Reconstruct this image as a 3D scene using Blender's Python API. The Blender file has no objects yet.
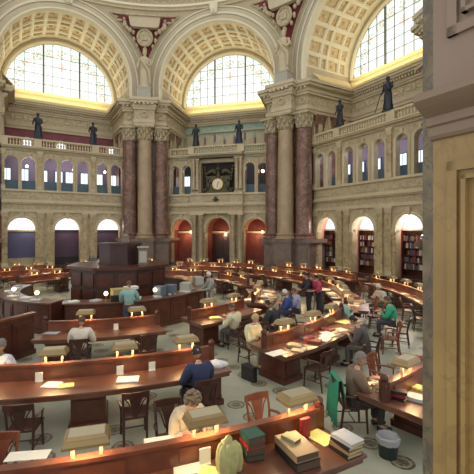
import bpy, math, random
from mathutils import Matrix, Vector
from math import pi, sin, cos, radians as RD, sqrt, atan2, degrees
random.seed(7)
S=bpy.context.scene; COL=S.collection
# ------------------------------------------------------------------ mesh builder
class MB:
    def __init__(s): s.v=[];s.f=[];s.m=[];s.M=None
    def V(s,p):
        p=Vector(p)
        if s.M is not None: p=s.M@p
        s.v.append(tuple(p)); return len(s.v)-1
    def F(s,idx,m=0): s.f.append(tuple(idx)); s.m.append(m)
    def quad(s,a,b,c,d,m=0): s.F([s.V(a),s.V(b),s.V(c),s.V(d)],m)
    def box(s,x0,x1,y0,y1,z0,z1,m=0):
        i=[s.V(p) for p in((x0,y0,z0),(x1,y0,z0),(x1,y1,z0),(x0,y1,z0),(x0,y0,z1),(x1,y0,z1),(x1,y1,z1),(x0,y1,z1))]
        for q in((0,3,2,1),(4,5,6,7),(0,1,5,4),(1,2,6,5),(2,3,7,6),(3,0,4,7)): s.F([i[k] for k in q],m)
        return s
    def cbox(s,cx,cy,z0,w,d,h,m=0): return s.box(cx-w/2,cx+w/2,cy-d/2,cy+d/2,z0,z0+h,m)
    def frus(s,cx,cy,z0,w0,d0,z1,w1,d1,m=0):
        i=[s.V((cx+a*w/2,cy+b*d/2,z)) for z,w,d in((z0,w0,d0),(z1,w1,d1)) for a,b in((-1,-1),(1,-1),(1,1),(-1,1))]
        for q in((0,3,2,1),(4,5,6,7),(0,1,5,4),(1,2,6,5),(2,3,7,6),(3,0,4,7)): s.F([i[k] for k in q],m)
        return s
    def prism(s,poly,z0,z1,m=0):
        n=len(poly); a=[s.V((x,y,z0)) for x,y in poly]; b=[s.V((x,y,z1)) for x,y in poly]
        s.F(a[::-1],m); s.F(b,m)
        for i in range(n): s.F([a[i],a[(i+1)%n],b[(i+1)%n],b[i]],m)
        return s
    def prismuz(s,poly,y0,y1,m=0):   # polygon in (x,z), extruded along y
        n=len(poly); a=[s.V((x,y0,z)) for x,z in poly]; b=[s.V((x,y1,z)) for x,z in poly]
        s.F(a,m); s.F(b[::-1],m)
        for i in range(n): s.F([a[(i+1)%n],a[i],b[i],b[(i+1)%n]],m)
        return s
    def lathe(s,prof,n=16,c=(0,0,0),sx=1,sy=1,m=0,fn=None):
        rings=[]
        for r,z in prof:
            ring=[]
            for k in range(n):
                a=2*pi*k/n; rr=r*(fn(a,z) if fn else 1)
                ring.append(s.V((c[0]+rr*cos(a)*sx,c[1]+rr*sin(a)*sy,c[2]+z)))
            rings.append(ring)
        for A,B in zip(rings,rings[1:]):
            for k in range(n): s.F([A[k],A[(k+1)%n],B[(k+1)%n],B[k]],m)
        s.F(rings[0][::-1],m); s.F(rings[-1],m)
        return s
    def ell(s,c,r,n=10,k=7,m=0):
        if not hasattr(r,'__len__'): r=(r,r,r)
        return s.lathe([(max(1e-3,sin(pi*i/k)),-cos(pi*i/k)*r[2]) for i in range(k+1)],n,c,r[0],r[1],m)
    def tube(s,pts,rad,n=8,m=0,closed=False):
        pts=[Vector(p) for p in pts]
        if not hasattr(rad,'__len__'): rad=[rad]*len(pts)
        rings=[];N=len(pts);prev=None
        for i,p in enumerate(pts):
            if closed: d=pts[(i+1)%N]-pts[i-1]
            else: d=pts[min(i+1,N-1)]-pts[max(i-1,0)]
            if d.length<1e-7:d=Vector((0,0,1))
            d.normalize()
            if prev is None:
                u=d.cross(Vector((0,0,1)))
                if u.length<.05:u=d.cross(Vector((0,1,0)))
            else: u=prev-d*prev.dot(d)
            u.normalize();w=d.cross(u);prev=u
            rings.append([s.V(p+(u*cos(2*pi*k/n)+w*sin(2*pi*k/n))*rad[i]) for k in range(n)])
        rr=rings+[rings[0]] if closed else rings
        for A,B in zip(rr,rr[1:]):
            for k in range(n): s.F([A[k],A[(k+1)%n],B[(k+1)%n],B[k]],m)
        if not closed: s.F(rings[0][::-1],m); s.F(rings[-1],m)
        return s
    def arc(s,r0,r1,a0,a1,z0,z1,n=None,m=0):   # ring slab (degrees)
        n=n or max(2,int(abs(a1-a0)/2.0)+1)
        P=[]
        for k in range(n+1):
            a=RD(a0+(a1-a0)*k/n)
            P.append([s.V((r*cos(a),r*sin(a),z)) for r,z in((r0,z0),(r1,z0),(r1,z1),(r0,z1))])
        for A,B in zip(P,P[1:]):
            for j in range(4): s.F([A[j],A[(j+1)%4],B[(j+1)%4],B[j]],m)
        s.F(P[0][::-1],m); s.F(P[-1],m)
        return s
    def mesh(s,vs,fs,m=0):
        o=[s.V(p) for p in vs]
        for f in fs: s.F([o[i] for i in f],m)
        return s
    def build(s,name,mats,parent=None,smooth=False,M=None,bevel=0):
        me=bpy.data.meshes.new(name)
        me.from_pydata(s.v,[],s.f); 
        if not isinstance(mats,(list,tuple)): mats=[mats]
        for m in mats: me.materials.append(m)
        for p,mi in zip(me.polygons,s.m): p.material_index=mi
        import bmesh
        bm=bmesh.new(); bm.from_mesh(me); bmesh.ops.recalc_face_normals(bm,faces=bm.faces); bm.to_mesh(me); bm.free()
        if smooth:
            for p in me.polygons:p.use_smooth=True
            try: me.set_sharp_from_angle(angle=RD(40))
            except Exception: pass
        o=bpy.data.objects.new(name,me); COL.objects.link(o)
        if M is not None:o.matrix_world=M
        if parent:o.parent=parent
        if bevel:
            b=o.modifiers.new('b','BEVEL');b.width=bevel;b.segments=2;b.limit_method='ANGLE'
        return o
def tag(o,label=None,cat=None,group=None,kind=None):
    if label:o['label']=label
    if cat:o['category']=cat
    if group:o['group']=group
    if kind:o['kind']=kind
    return o
def empty(name,loc=(0,0,0),rz=0,label=None,cat=None,group=None):
    o=bpy.data.objects.new(name,None);COL.objects.link(o);o.location=loc;o.rotation_euler=(0,0,rz);o.empty_display_size=.1
    return tag(o,label,cat,group)
KIDS={}
def dup(o,loc=None,rz=None,label=None,group=None,parent=None):
    c=o.copy();COL.objects.link(c)
    if parent is not None:c.parent=parent
    if loc is not None:c.location=loc
    if rz is not None:c.rotation_euler=(0,0,rz)
    if label:c['label']=label
    if group:c['group']=group
    if o.name not in KIDS: KIDS[o.name]=[x.name for x in o.children]
    for n in KIDS[o.name]:
        dup(bpy.data.objects[n],parent=c)
    return c
# ------------------------------------------------------------------ materials
def mat(name,col,rough=.6,metal=0,col2=None,scale=3,vein=None,vs=1.5,bump=0,bs=20,spec=None,coat=0,emit=None,es=0):
    m=bpy.data.materials.new(name);m.use_nodes=True;N=m.node_tree.nodes;L=m.node_tree.links
    b=N['Principled BSDF'];b.inputs['Base Color'].default_value=(*col,1);b.inputs['Roughness'].default_value=rough
    b.inputs['Metallic'].default_value=metal
    if spec is not None:b.inputs['Specular IOR Level'].default_value=spec
    if coat:b.inputs['Coat Weight'].default_value=coat;b.inputs['Coat Roughness'].default_value=.3
    if emit:b.inputs['Emission Color'].default_value=(*emit,1);b.inputs['Emission Strength'].default_value=es
    src=None
    if col2 or vein or bump: tc=N.new('ShaderNodeTexCoord')
    if col2:
        n=N.new('ShaderNodeTexNoise');n.inputs['Scale'].default_value=scale;n.inputs['Detail'].default_value=2.5
        L.new(tc.outputs['Object'],n.inputs['Vector'])
        r=N.new('ShaderNodeValToRGB');r.color_ramp.elements[0].position=.35;r.color_ramp.elements[1].position=.65
        r.color_ramp.elements[0].color=(*col,1);r.color_ramp.elements[1].color=(*col2,1)
        L.new(n.outputs['Fac'],r.inputs['Fac']);src=r.outputs['Color']
    if vein:
        n=N.new('ShaderNodeTexNoise');n.inputs['Scale'].default_value=vs;n.inputs['Detail'].default_value=4;n.inputs['Distortion'].default_value=1.6
        L.new(tc.outputs['Object'],n.inputs['Vector'])
        r=N.new('ShaderNodeValToRGB');e=r.color_ramp.elements
        e[0].position=.47;e[0].color=(0,0,0,1);e[1].position=.5;e[1].color=(1,1,1,1);x=e.new(.54);x.color=(0,0,0,1)
        L.new(n.outputs['Fac'],r.inputs['Fac'])
        mx=N.new('ShaderNodeMixRGB');L.new(r.outputs['Color'],mx.inputs['Fac'])
        if src:L.new(src,mx.inputs['Color1'])
        else:mx.inputs['Color1'].default_value=(*col,1)
        mx.inputs['Color2'].default_value=(*vein,1);src=mx.outputs['Color']
    if src:L.new(src,b.inputs['Base Color'])
    if bump:
        n=N.new('ShaderNodeTexNoise');n.inputs['Scale'].default_value=bs;n.inputs['Detail'].default_value=4
        L.new(tc.outputs['Object'],n.inputs['Vector'])
        bp=N.new('ShaderNodeBump');bp.inputs['Strength'].default_value=bump;bp.inputs['Distance'].default_value=.1
        L.new(n.outputs['Fac'],bp.inputs['Height']);L.new(bp.outputs['Normal'],b.inputs['Normal'])
    return m
def emis(name,col,st):
    m=bpy.data.materials.new(name);m.use_nodes=True;N=m.node_tree.nodes;N.clear()
    e=N.new('ShaderNodeEmission');e.inputs[0].default_value=(*col,1);e.inputs[1].default_value=st
    o=N.new('ShaderNodeOutputMaterial');m.node_tree.links.new(e.outputs[0],o.inputs[0]);return m
plaster=mat('cream plaster',(.58,.50,.355),.75,col2=(.53,.45,.30),scale=1.2)
cream=mat('pale cream plaster',(.78,.73,.56),.75)
recess=mat('tan coffer plaster with shade',(.72,.59,.37),.8,col2=(.64,.52,.32),scale=4)  # coffer tan with the shade of the hollows mixed into it
goldlit=mat('plaster in yellow lamp light',(.82,.68,.36),.6)  # yellow of the cove-lit ledge put into the colour
greyb=mat('grey moulded plaster',(.42,.40,.34),.75)
carved=mat('carved cream plaster',(.55,.47,.32),.8,col2=(.40,.33,.21),scale=5,bump=.6,bs=6)
carvedm=mat('carved tan marble',(.50,.42,.27),.6,col2=(.38,.31,.19),scale=6,bump=.4,bs=8)
maroon=mat('maroon painted plaster',(.20,.035,.05),.8)
maroonw=mat('dusty maroon wall',(.26,.085,.11),.8,col2=(.21,.07,.09),scale=2)
teal=mat('wall in green light',(.42,.55,.44),.8,col2=(.32,.44,.36),scale=3)  # green gallery lighting put into the wall colour
siena=mat('tan veined marble',(.51,.435,.29),.4,col2=(.41,.34,.21),scale=1.3,vein=(.36,.28,.16),vs=.8)
sienap=mat('golden veined pilaster marble',(.50,.40,.22),.35,col2=(.38,.29,.15),scale=2,vein=(.22,.155,.09),vs=1.3)
sienal=mat('light tan marble',(.58,.49,.32),.45,col2=(.51,.43,.27),scale=1.5)
redm=mat('reddish brown marble',(.20,.108,.078),.28,col2=(.135,.07,.052),scale=1.5,vein=(.30,.19,.14),vs=1.0)
colm=mat('honey marble',(.44,.335,.21),.28,col2=(.35,.26,.16),scale=1.2,vein=(.40,.28,.17),vs=1.0)
pedm=mat('dark brown pedestal marble',(.15,.105,.085),.35,col2=(.20,.145,.115),scale=1.4,vein=(.22,.16,.13),vs=.8)
wood=mat('dark mahogany',(.095,.030,.017),.32,col2=(.060,.018,.011),scale=3)
woodr=mat('red mahogany',(.20,.062,.028),.28,col2=(.12,.036,.018),scale=3,coat=.25)
woodtop=mat('polished desk top',(.17,.066,.036),.32,col2=(.10,.038,.022),scale=2.5,coat=.4)
woodch=mat('chair wood',(.06,.022,.016),.35,col2=(.04,.014,.01),scale=5)
woodc2=mat('red brown chair wood',(.22,.072,.035),.35,col2=(.15,.045,.024),scale=5)
woodd=mat('control desk wood',(.055,.022,.02),.4,col2=(.038,.016,.015),scale=2)
brass=mat('dull brass',(.36,.255,.12),.38,.45,col2=(.28,.195,.09),scale=2)
brassl=mat('paler brass',(.50,.44,.31),.38,.35)  # hood tops and supports take a paler brass than the sides
bronze=mat('dark bronze',(.035,.04,.055),.45,.5)
bronzeg=mat('green black bronze',(.05,.055,.035),.45,.5,col2=(.12,.09,.04),scale=4)
dialm=mat('gilded dial',(.75,.55,.22),.35,.4)
paper=mat('white paper',(.80,.78,.68),.8)
paperg=mat('yellow green paper',(.66,.68,.25),.8)
tealm=mat('teal cloth',(.03,.30,.22),.8)
redw=mat('deep red painted wall',(.24,.055,.035),.6,col2=(.18,.04,.028),scale=2)
blind=mat('slate blue blind',(.10,.10,.19),.7)
blind2=mat('violet blind',(.085,.05,.085),.7)
pinkv=mat('pink painted vault',(.62,.26,.20),.7)
galw=mat('violet wall in haze',(.26,.20,.27),.7)  # violet brightened to carry the haze inside the galleries
galb=mat('blue gallery panel',(.12,.20,.28),.6)
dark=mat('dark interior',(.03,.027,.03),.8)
darkb=mat('black plastic',(.012,.013,.015),.4)
glow=emis('lamp tube glow',(1,.66,.32),105)
bulb=emis('lamp bulb',(1,.80,.45),6)
daylt=emis('daylit pane',(.92,.96,1),1.5)
day2=emis('daylit lunette pane',(.93,.97,.98),1.25)
warmb=emis('wall lamp glass',(1,.70,.35),9)
binl=mat('plastic bin liner',(.33,.34,.37),.35)
binm=mat('green black bin',(.012,.022,.02),.5)
jamb=mat('golden brown veined marble',(.37,.24,.09),.35,col2=(.29,.185,.065),scale=1.6,vein=(.29,.185,.075),vs=2.5)
jambu=mat('marble in mauve light',(.28,.20,.155),.4,col2=(.25,.175,.12),scale=1.5)  # mauve cast of the light put into the jamb marble colour
jambv=mat('grey veined marble',(.25,.195,.11),.35,col2=(.15,.12,.08),scale=9,vein=(.10,.10,.10),vs=5)
ironm=mat('lead bars',(.16,.17,.16),.5)
def glassmat():
    m=bpy.data.materials.new('stained lunette glass');m.use_nodes=True;N=m.node_tree.nodes;L=m.node_tree.links;N.clear()
    def mth(op,a,b=None,c=None):
        n=N.new('ShaderNodeMath');n.operation=op
        for i,x in enumerate((a,b,c)):
            if x is None:continue
            if isinstance(x,(int,float)):n.inputs[i].default_value=x
            else:L.new(x,n.inputs[i])
        return n.outputs[0]
    tc=N.new('ShaderNodeTexCoord');sp=N.new('ShaderNodeSeparateXYZ');L.new(tc.outputs['Object'],sp.inputs[0])
    u=sp.outputs[0];z=mth('SUBTRACT',sp.outputs[2],16.7)
    R=mth('SQRT',mth('ADD',mth('MULTIPLY',u,u),mth('MULTIPLY',z,z)))
    A=mth('ARCTAN2',z,u)
    gu=mth('ABSOLUTE',mth('SUBTRACT',mth('FRACT',mth('MULTIPLY',u,3.2)),.5))
    gz=mth('ABSOLUTE',mth('SUBTRACT',mth('FRACT',mth('MULTIPLY',z,2.6)),.5))
    g=mth('GREATER_THAN',mth('MAXIMUM',gu,gz),.43)
    # medallions strung along the arc
    fa=mth('SUBTRACT',mth('FRACT',mth('MULTIPLY',A,11/pi)),.5)
    dx=mth('MULTIPLY',fa,1.05);dy=mth('SUBTRACT',R,3.95)
    d=mth('SQRT',mth('ADD',mth('MULTIPLY',dx,dx),mth('MULTIPLY',dy,dy)))
    med=mth('MULTIPLY',mth('LESS_THAN',d,.43),mth('GREATER_THAN',d,.20))
    med0=mth('LESS_THAN',d,.13)
    rim=mth('GREATER_THAN',R,4.55)
    cz=mth('SUBTRACT',z,2.75);cr=mth('SQRT',mth('ADD',mth('MULTIPLY',u,u),mth('MULTIPLY',cz,cz)))
    crest=mth('MULTIPLY',mth('LESS_THAN',cr,.42),1)
    no=N.new('ShaderNodeTexNoise');no.inputs['Scale'].default_value=5;L.new(tc.outputs['Object'],no.inputs['Vector'])
    nf=mth('GREATER_THAN',no.outputs['Fac'],.49)
    def mix(f,a,b):
        n=N.new('ShaderNodeMixRGB')
        if isinstance(f,float):n.inputs[0].default_value=f
        else:L.new(f,n.inputs[0])
        for i,x in((1,a),(2,b)):
            if isinstance(x,tuple):n.inputs[i].default_value=(*x,1)
            else:L.new(x,n.inputs[i])
        return n.outputs[0]
    c=mix(g,(.97,1,.98),(.86,.92,.76))
    c=mix(mth('MULTIPLY',mth('MULTIPLY',rim,nf),.7),c,(.55,.72,.60))
    c=mix(mth('MULTIPLY',mth('MULTIPLY',med,nf),.9),c,(.50,.58,.36))
    c=mix(med0,c,(.80,.55,.42))
    c=mix(mth('MULTIPLY',crest,.5),c,(.85,.55,.42))
    e=N.new('ShaderNodeEmission');e.inputs[1].default_value=1.3;L.new(c,e.inputs[0])
    o=N.new('ShaderNodeOutputMaterial');L.new(e.outputs[0],o.inputs[0]);return m
stained=glassmat()
def floormat():
    m=bpy.data.materials.new('grey green floor with rosettes');m.use_nodes=True;N=m.node_tree.nodes;L=m.node_tree.links
    b=N['Principled BSDF'];b.inputs['Roughness'].default_value=.35
    def mth(op,a,b=None):
        n=N.new('ShaderNodeMath');n.operation=op
        for i,x in enumerate((a,b)):
            if x is None:continue
            if isinstance(x,(int,float)):n.inputs[i].default_value=x
            else:L.new(x,n.inputs[i])
        return n.outputs[0]
    tc=N.new('ShaderNodeTexCoord');sp=N.new('ShaderNodeSeparateXYZ');L.new(tc.outputs['Object'],sp.inputs[0])
    x,y=sp.outputs[0],sp.outputs[1]
    R=mth('SQRT',mth('ADD',mth('MULTIPLY',x,x),mth('MULTIPLY',y,y)));A=mth('ARCTAN2',y,x)
    row=mth('MULTIPLY',R,1/.6);ri=mth('FLOOR',row)
    fr=mth('SUBTRACT',mth('SUBTRACT',row,ri),.5)
    nseg=mth('ROUND',mth('MULTIPLY',ri,3.14))
    st=mth('MULTIPLY',mth('MODULO',ri,2),.5)
    ang=mth('ADD',mth('MULTIPLY',A,mth('DIVIDE',nseg,2*pi)),st)
    fa=mth('MULTIPLY',mth('SUBTRACT',mth('FRACT',mth('ADD',ang,200)),.5),2.0)
    d=mth('SQRT',mth('ADD',mth('MULTIPLY',fr,fr),mth('MULTIPLY',fa,fa)))
    no=N.new('ShaderNodeTexNoise');no.inputs['Scale'].default_value=16;no.inputs['Detail'].default_value=3;L.new(tc.outputs['Object'],no.inputs['Vector'])
    ros=mth('MULTIPLY',mth('MULTIPLY',mth('LESS_THAN',d,.31),mth('SUBTRACT',1,mth('MULTIPLY',.6,mth('LESS_THAN',mth('ABSOLUTE',mth('SUBTRACT',d,.2)),.035)))),mth('ADD',.65,mth('MULTIPLY',mth('GREATER_THAN',no.outputs['Fac'],.5),.4)))
    n2=N.new('ShaderNodeTexNoise');n2.inputs['Scale'].default_value=1.3;n2.inputs['Detail'].default_value=6;L.new(tc.outputs['Object'],n2.inputs['Vector'])
    r=N.new('ShaderNodeValToRGB');r.color_ramp.elements[0].color=(.30,.32,.25,1);r.color_ramp.elements[1].color=(.40,.41,.32,1)
    r.color_ramp.elements[0].position=.35;r.color_ramp.elements[1].position=.65;L.new(n2.outputs['Fac'],r.inputs['Fac'])
    mx=N.new('ShaderNodeMixRGB');L.new(ros,mx.inputs[0]);L.new(r.outputs[0],mx.inputs[1]);mx.inputs[2].default_value=(.10,.07,.04,1)
    L.new(mx.outputs[0],b.inputs['Base Color']);return m
floorm=floormat()
# ------------------------------------------------------------------ frames
TH=74.33
ANG={'left':TH+45,'back':TH,'right':TH-45,'far_left':TH+90}
def frame(a): return Matrix.Rotation(RD(a-90),4,'Z')   # local: x=along (right), y=radius outward, z up
CAM=(5.335,-17.365,3.6)
cd=bpy.data.cameras.new('camera');cam=bpy.data.objects.new('camera',cd);COL.objects.link(cam)
cam.location=CAM;cam.rotation_euler=(RD(90),0,0)
cd.sensor_width=36;cd.lens=373/474*36;cd.shift_x=(237-225.7)/474;cd.shift_y=-(237-231.4)/474;cd.clip_end=300;cd.clip_start=.05
S.camera=cam
def proj(x,y,z):
    d=y-CAM[1]
    if d<.2:return None
    return 225.7+373*(x-CAM[0])/d, 231.4-373*(z-CAM[2])/d
def px2ang(px,R,far=False):
    dx=(px-225.7)/373;a=dx*dx+1;b=2*(CAM[0]*dx+CAM[1]);c=CAM[0]**2+CAM[1]**2-R*R
    D=b*b-4*a*c
    t=(-b+(1 if far else -1)*sqrt(max(D,0)))/2/a
    return degrees(atan2(CAM[1]+t,CAM[0]+t*dx))
def inview(x,y,z=1,m=12,xm=421):
    p=proj(x,y,z)
    return p is not None and -m<p[0]<xm+m and -30<p[1]<500
def unp(px,py,z):
    t=(3.6-z)*373/(py-231.4);return CAM[0]+t*(px-225.7)/373, CAM[1]+t
def pol(r,a,z=0): return (r*cos(RD(a)),r*sin(RD(a)),z)
# ------------------------------------------------------------------ floor
f=MB();f.prism([pol(23,k*7.5)[:2] for k in range(48)],-.3,0)
tag(f.build('floor',floorm),kind='structure')
# ------------------------------------------------------------------ screens
def arch_pts(uc,hw,zs,n=14): return [(uc-hw*cos(pi*k/n),zs+hw*sin(pi*k/n)) for k in range(n+1)]
def arch_wall(mb,u0,u1,z0,z1,ops,y0,y1,m=0):
    cur=u0
    for uc,hw,zb,zs in ops:
        mb.box(cur,uc-hw,y0,y1,z0,z1,m);cur=uc+hw
        if zb>z0:mb.box(uc-hw,uc+hw,y0,y1,z0,zb,m)
        P=arch_pts(uc,hw,zs)
        for (a,za),(b,zb_) in zip(P,P[1:]):
            mb.prismuz([(a,za),(b,zb_),(b,z1),(a,z1)],y0,y1,m)
    mb.box(cur,u1,y0,y1,z0,z1,m)
def sweep_arch(mb,prof,zs,zb,n=54,ms=None,uc=0):
    cols=[]
    path=[('s',1,zb)]+[('a',pi*k/n,0) for k in range(n+1)]+[('s',-1,zb)]
    for t,a,z in path:
        if t=='s': cols.append([mb.V((uc+a*R,y,z)) for R,y in prof])
        else: cols.append([mb.V((uc+R*cos(a),y,zs+R*sin(a))) for R,y in prof])
    for A,B in zip(cols,cols[1:]):
        for j in range(len(prof)-1): mb.F([A[j],B[j],B[j+1],A[j+1]],ms[j] if ms else 0)
s_=3.465;W=4.88
ulist=[(-4.2,.52),(-2.95,.52),(-1.3,.52),(0,.52),(1.3,.52),(2.95,.52),(4.2,.52)]
def pilaster(mb,u,w,y,z0,z1,d=.14,m=0,mc=1):
    mb.box(u-w/2,u+w/2,y-d,y,z0+.3,z1-.42,m)
    mb.box(u-w/2-.05,u+w/2+.05,y-d-.05,y,z0,z0+.3,mc)
    mb.frus(u,y-d/2,z1-.42,w,d+.02,z1-.1,w+.16,d+.2,mc)
    mb.box(u-w/2-.1,u+w/2+.1,y-d-.09,y,z1-.1,z1,mc)
balproto=[None]
def screen(side):
    M=frame(ANG[side]);mb=MB();y=17.0;t=.6 if side!='right' else .4
    back=side=='back'
    hw=1.0 if side!='right' else .92
    ops=[(-s_,hw,.0,3.73),(0,hw if not back else 1.12,.0,3.73),(s_,hw,.0,3.73)]
    arch_wall(mb,-W,W,0,5.2,ops,y,y+t,0)
    def course(z0,z1,d,m,cb=True):
        mb.box(-W,W,y-d,y+t,z0,z1,m)
        if back and cb: mb.box(-2.45,2.45,y-d-.45,y,z0,z1,m)
    course(5.2,5.42,.10,2);course(5.42,5.85,.06,3);course(5.85,5.95,.18,2);course(5.95,6.05,.28,2)
    course(6.05,6.2,.06,2);course(6.2,6.88,.02,0);course(6.88,7.04,.14,2)
    # relief panels of the parapet course
    for uc in (-s_,0,s_):
        w=1.2 if uc==0 else 1.1
        yy=y-.02-(.45 if back and uc==0 else 0)
        mb.box(uc-w,uc+w,yy-.04,yy,6.3,6.78,3)
    if back: up=[u for u in ulist if abs(u[0])>2.5];
    else: up=[(u,(.5 if side=='left' else .42)) for u,_ in ulist]
    if back: up=[(-4.15,.44),(-2.98,.44),(0,1.55),(2.98,.44),(4.15,.44)]
    opu=[(u,w,7.04,9.25 if w<1 else 8.2) for u,w in up]
    if back:
        # clock niche: square-headed opening
        arch_wall(mb,-W,-1.6,7.04,10.2,opu[:2],y,y+t,0);arch_wall(mb,1.6,W,7.04,10.2,opu[3:],y,y+t,0)
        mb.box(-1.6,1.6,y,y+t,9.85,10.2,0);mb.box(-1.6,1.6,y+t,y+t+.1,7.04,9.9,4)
    else: arch_wall(mb,-W,W,7.04,10.2,opu,y,y+t,0)
    course(10.2,10.4,.1,3);course(10.4,10.5,.3,2);course(10.5,10.6,.38,2)
    # pilasters lower
    if not back:
        for c in(-s_/2,s_/2):
            for d in(-.33,.33): pilaster(mb,c+d,.42,y,.75,5.2,.14,1,2)
        for c in(-W+.22,W-.22): pilaster(mb,c,.4,y,.75,5.2,.14,1,2)
    else:
        for c in(-W+.2,W-.2): pilaster(mb,c,.36,y,.75,5.2,.12,1,2)
    # archivolts lower
    for uc,h,zb,zs in ops:
        sweep_arch(mb,[(h,y),(h,y-.1),(h+.08,y-.13),(h+.2,y-.08),(h+.26,y-.12),(h+.3,y)],zs,zs-.02,16,[2]*5,uc)
        mb.frus(uc,y-.1,zs+h-.05,.2,.2,zs+h+.42,.34,.3,2)
        for sg in(-1,1): # impost
            mb.box(uc+sg*h-(.0 if sg>0 else .3),uc+sg*h+(.3 if sg>0 else .0),y-.12,y+.3,zs-.2,zs-.02,2)
            mb.box(uc+sg*(h+.15)-.13,uc+sg*(h+.15)+.13,y-.07,y,.1,zs-.2,1)
    for uc,h,zb,zs in opu:
        if h>1:continue
        sweep_arch(mb,[(h,y),(h,y-.06),(h+.08,y-.09),(h+.12,y-.04),(h+.17,y-.08),(h+.2,y)],zs,zb+.0,12,[2]*5,uc)
        mb.frus(uc,y-.05,zs+h,.12,.1,zs+h+.3,.22,.18,2)
    for c in((-2.12,2.12) if not back else ()): pilaster(mb,c,.3,y,7.04,10.2,.12,1,2)
    for c in (-W+.12,W-.12): pilaster(mb,c,.2,y,7.04,10.2,.1,1,2)
    w=tag(mb.build('wall_'+side,[siena,sienap,sienal,carvedm,dark],M=M,smooth=False),kind='structure')
    # columns of the centre bay on the back wall
    if back:
        cl=MB()
        for z0,z1,r,us in((.0,5.2,.23,(-2.15,-1.5,1.5,2.15)),(7.04,10.2,.15,(-2.2,-1.85,1.85,2.2))):
            for u in us:
                cl.cbox(u,y-.25,z0,r*2.7,r*2.7,.35 if z0==0 else .12,0)
                cl.lathe([(r*1.2,.35),(r*1.2,.45),(r,.5),(r*.88,z1-z0-.5),(r*1.05,z1-z0-.45),(r*1.3,z1-z0-.12)],14,(u,y-.25,z0),m=0)
                cl.cbox(u,y-.25,z1-.13,r*3,r*3,.13,1)
        cl.box(-2.45,2.45,y-.55,y,10.2,10.6,1)
        tag(cl.build('trim_1',[siena,sienal],M=M,smooth=True),kind='structure')
    # balustrade with individual balusters
    R=empty('balustrade',(M@Vector((0,16.9,10.6))),RD(ANG[side]-90),
        {'left':'tan stone balustrade above the left arcaded wall, in front of the maroon wall','back':'tan stone balustrade above the clock on the back wall','right':'tan stone balustrade crowning the right arcaded wall'}[side],'balustrade')
    rl=MB();posts=[-W+.15,-2.3,2.3,W-.15]
    def yo(u):return -.45 if back and abs(u)<2.45 else 0
    if back: rl.box(-W,-2.3,-.14,.14,.53,.67);rl.box(2.3,W,-.14,.14,.53,.67);rl.box(-2.45,2.45,-.6,-.3,.53,.67)
    else: rl.box(-W,W,-.14,.14,.53,.67)
    rl.build('handrail',sienal,R)
    for p in posts:
        q=MB();q.box(p-.3,p+.3,-.17+yo(p),.17+yo(p),0,.60);q.build('post',sienal,R)
    us=[u/100 for u in range(-470,471,22)]
    for u in us:
        if any(abs(u-p)<.38 for p in posts):continue
        if balproto[0] is None:
            q=MB();q.lathe([(.07,0),(.07,.06),(.04,.1),(.085,.24),(.035,.42),(.07,.47),(.07,.53)],8)
            b=q.build('baluster',sienal,R,smooth=True);balproto[0]=b
        else: b=dup(balproto[0],parent=R)
        b.location=(u,yo(u),0);b.rotation_euler=(0,0,0)
    return M
for s in('left','back','right'): screen(s)
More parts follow.
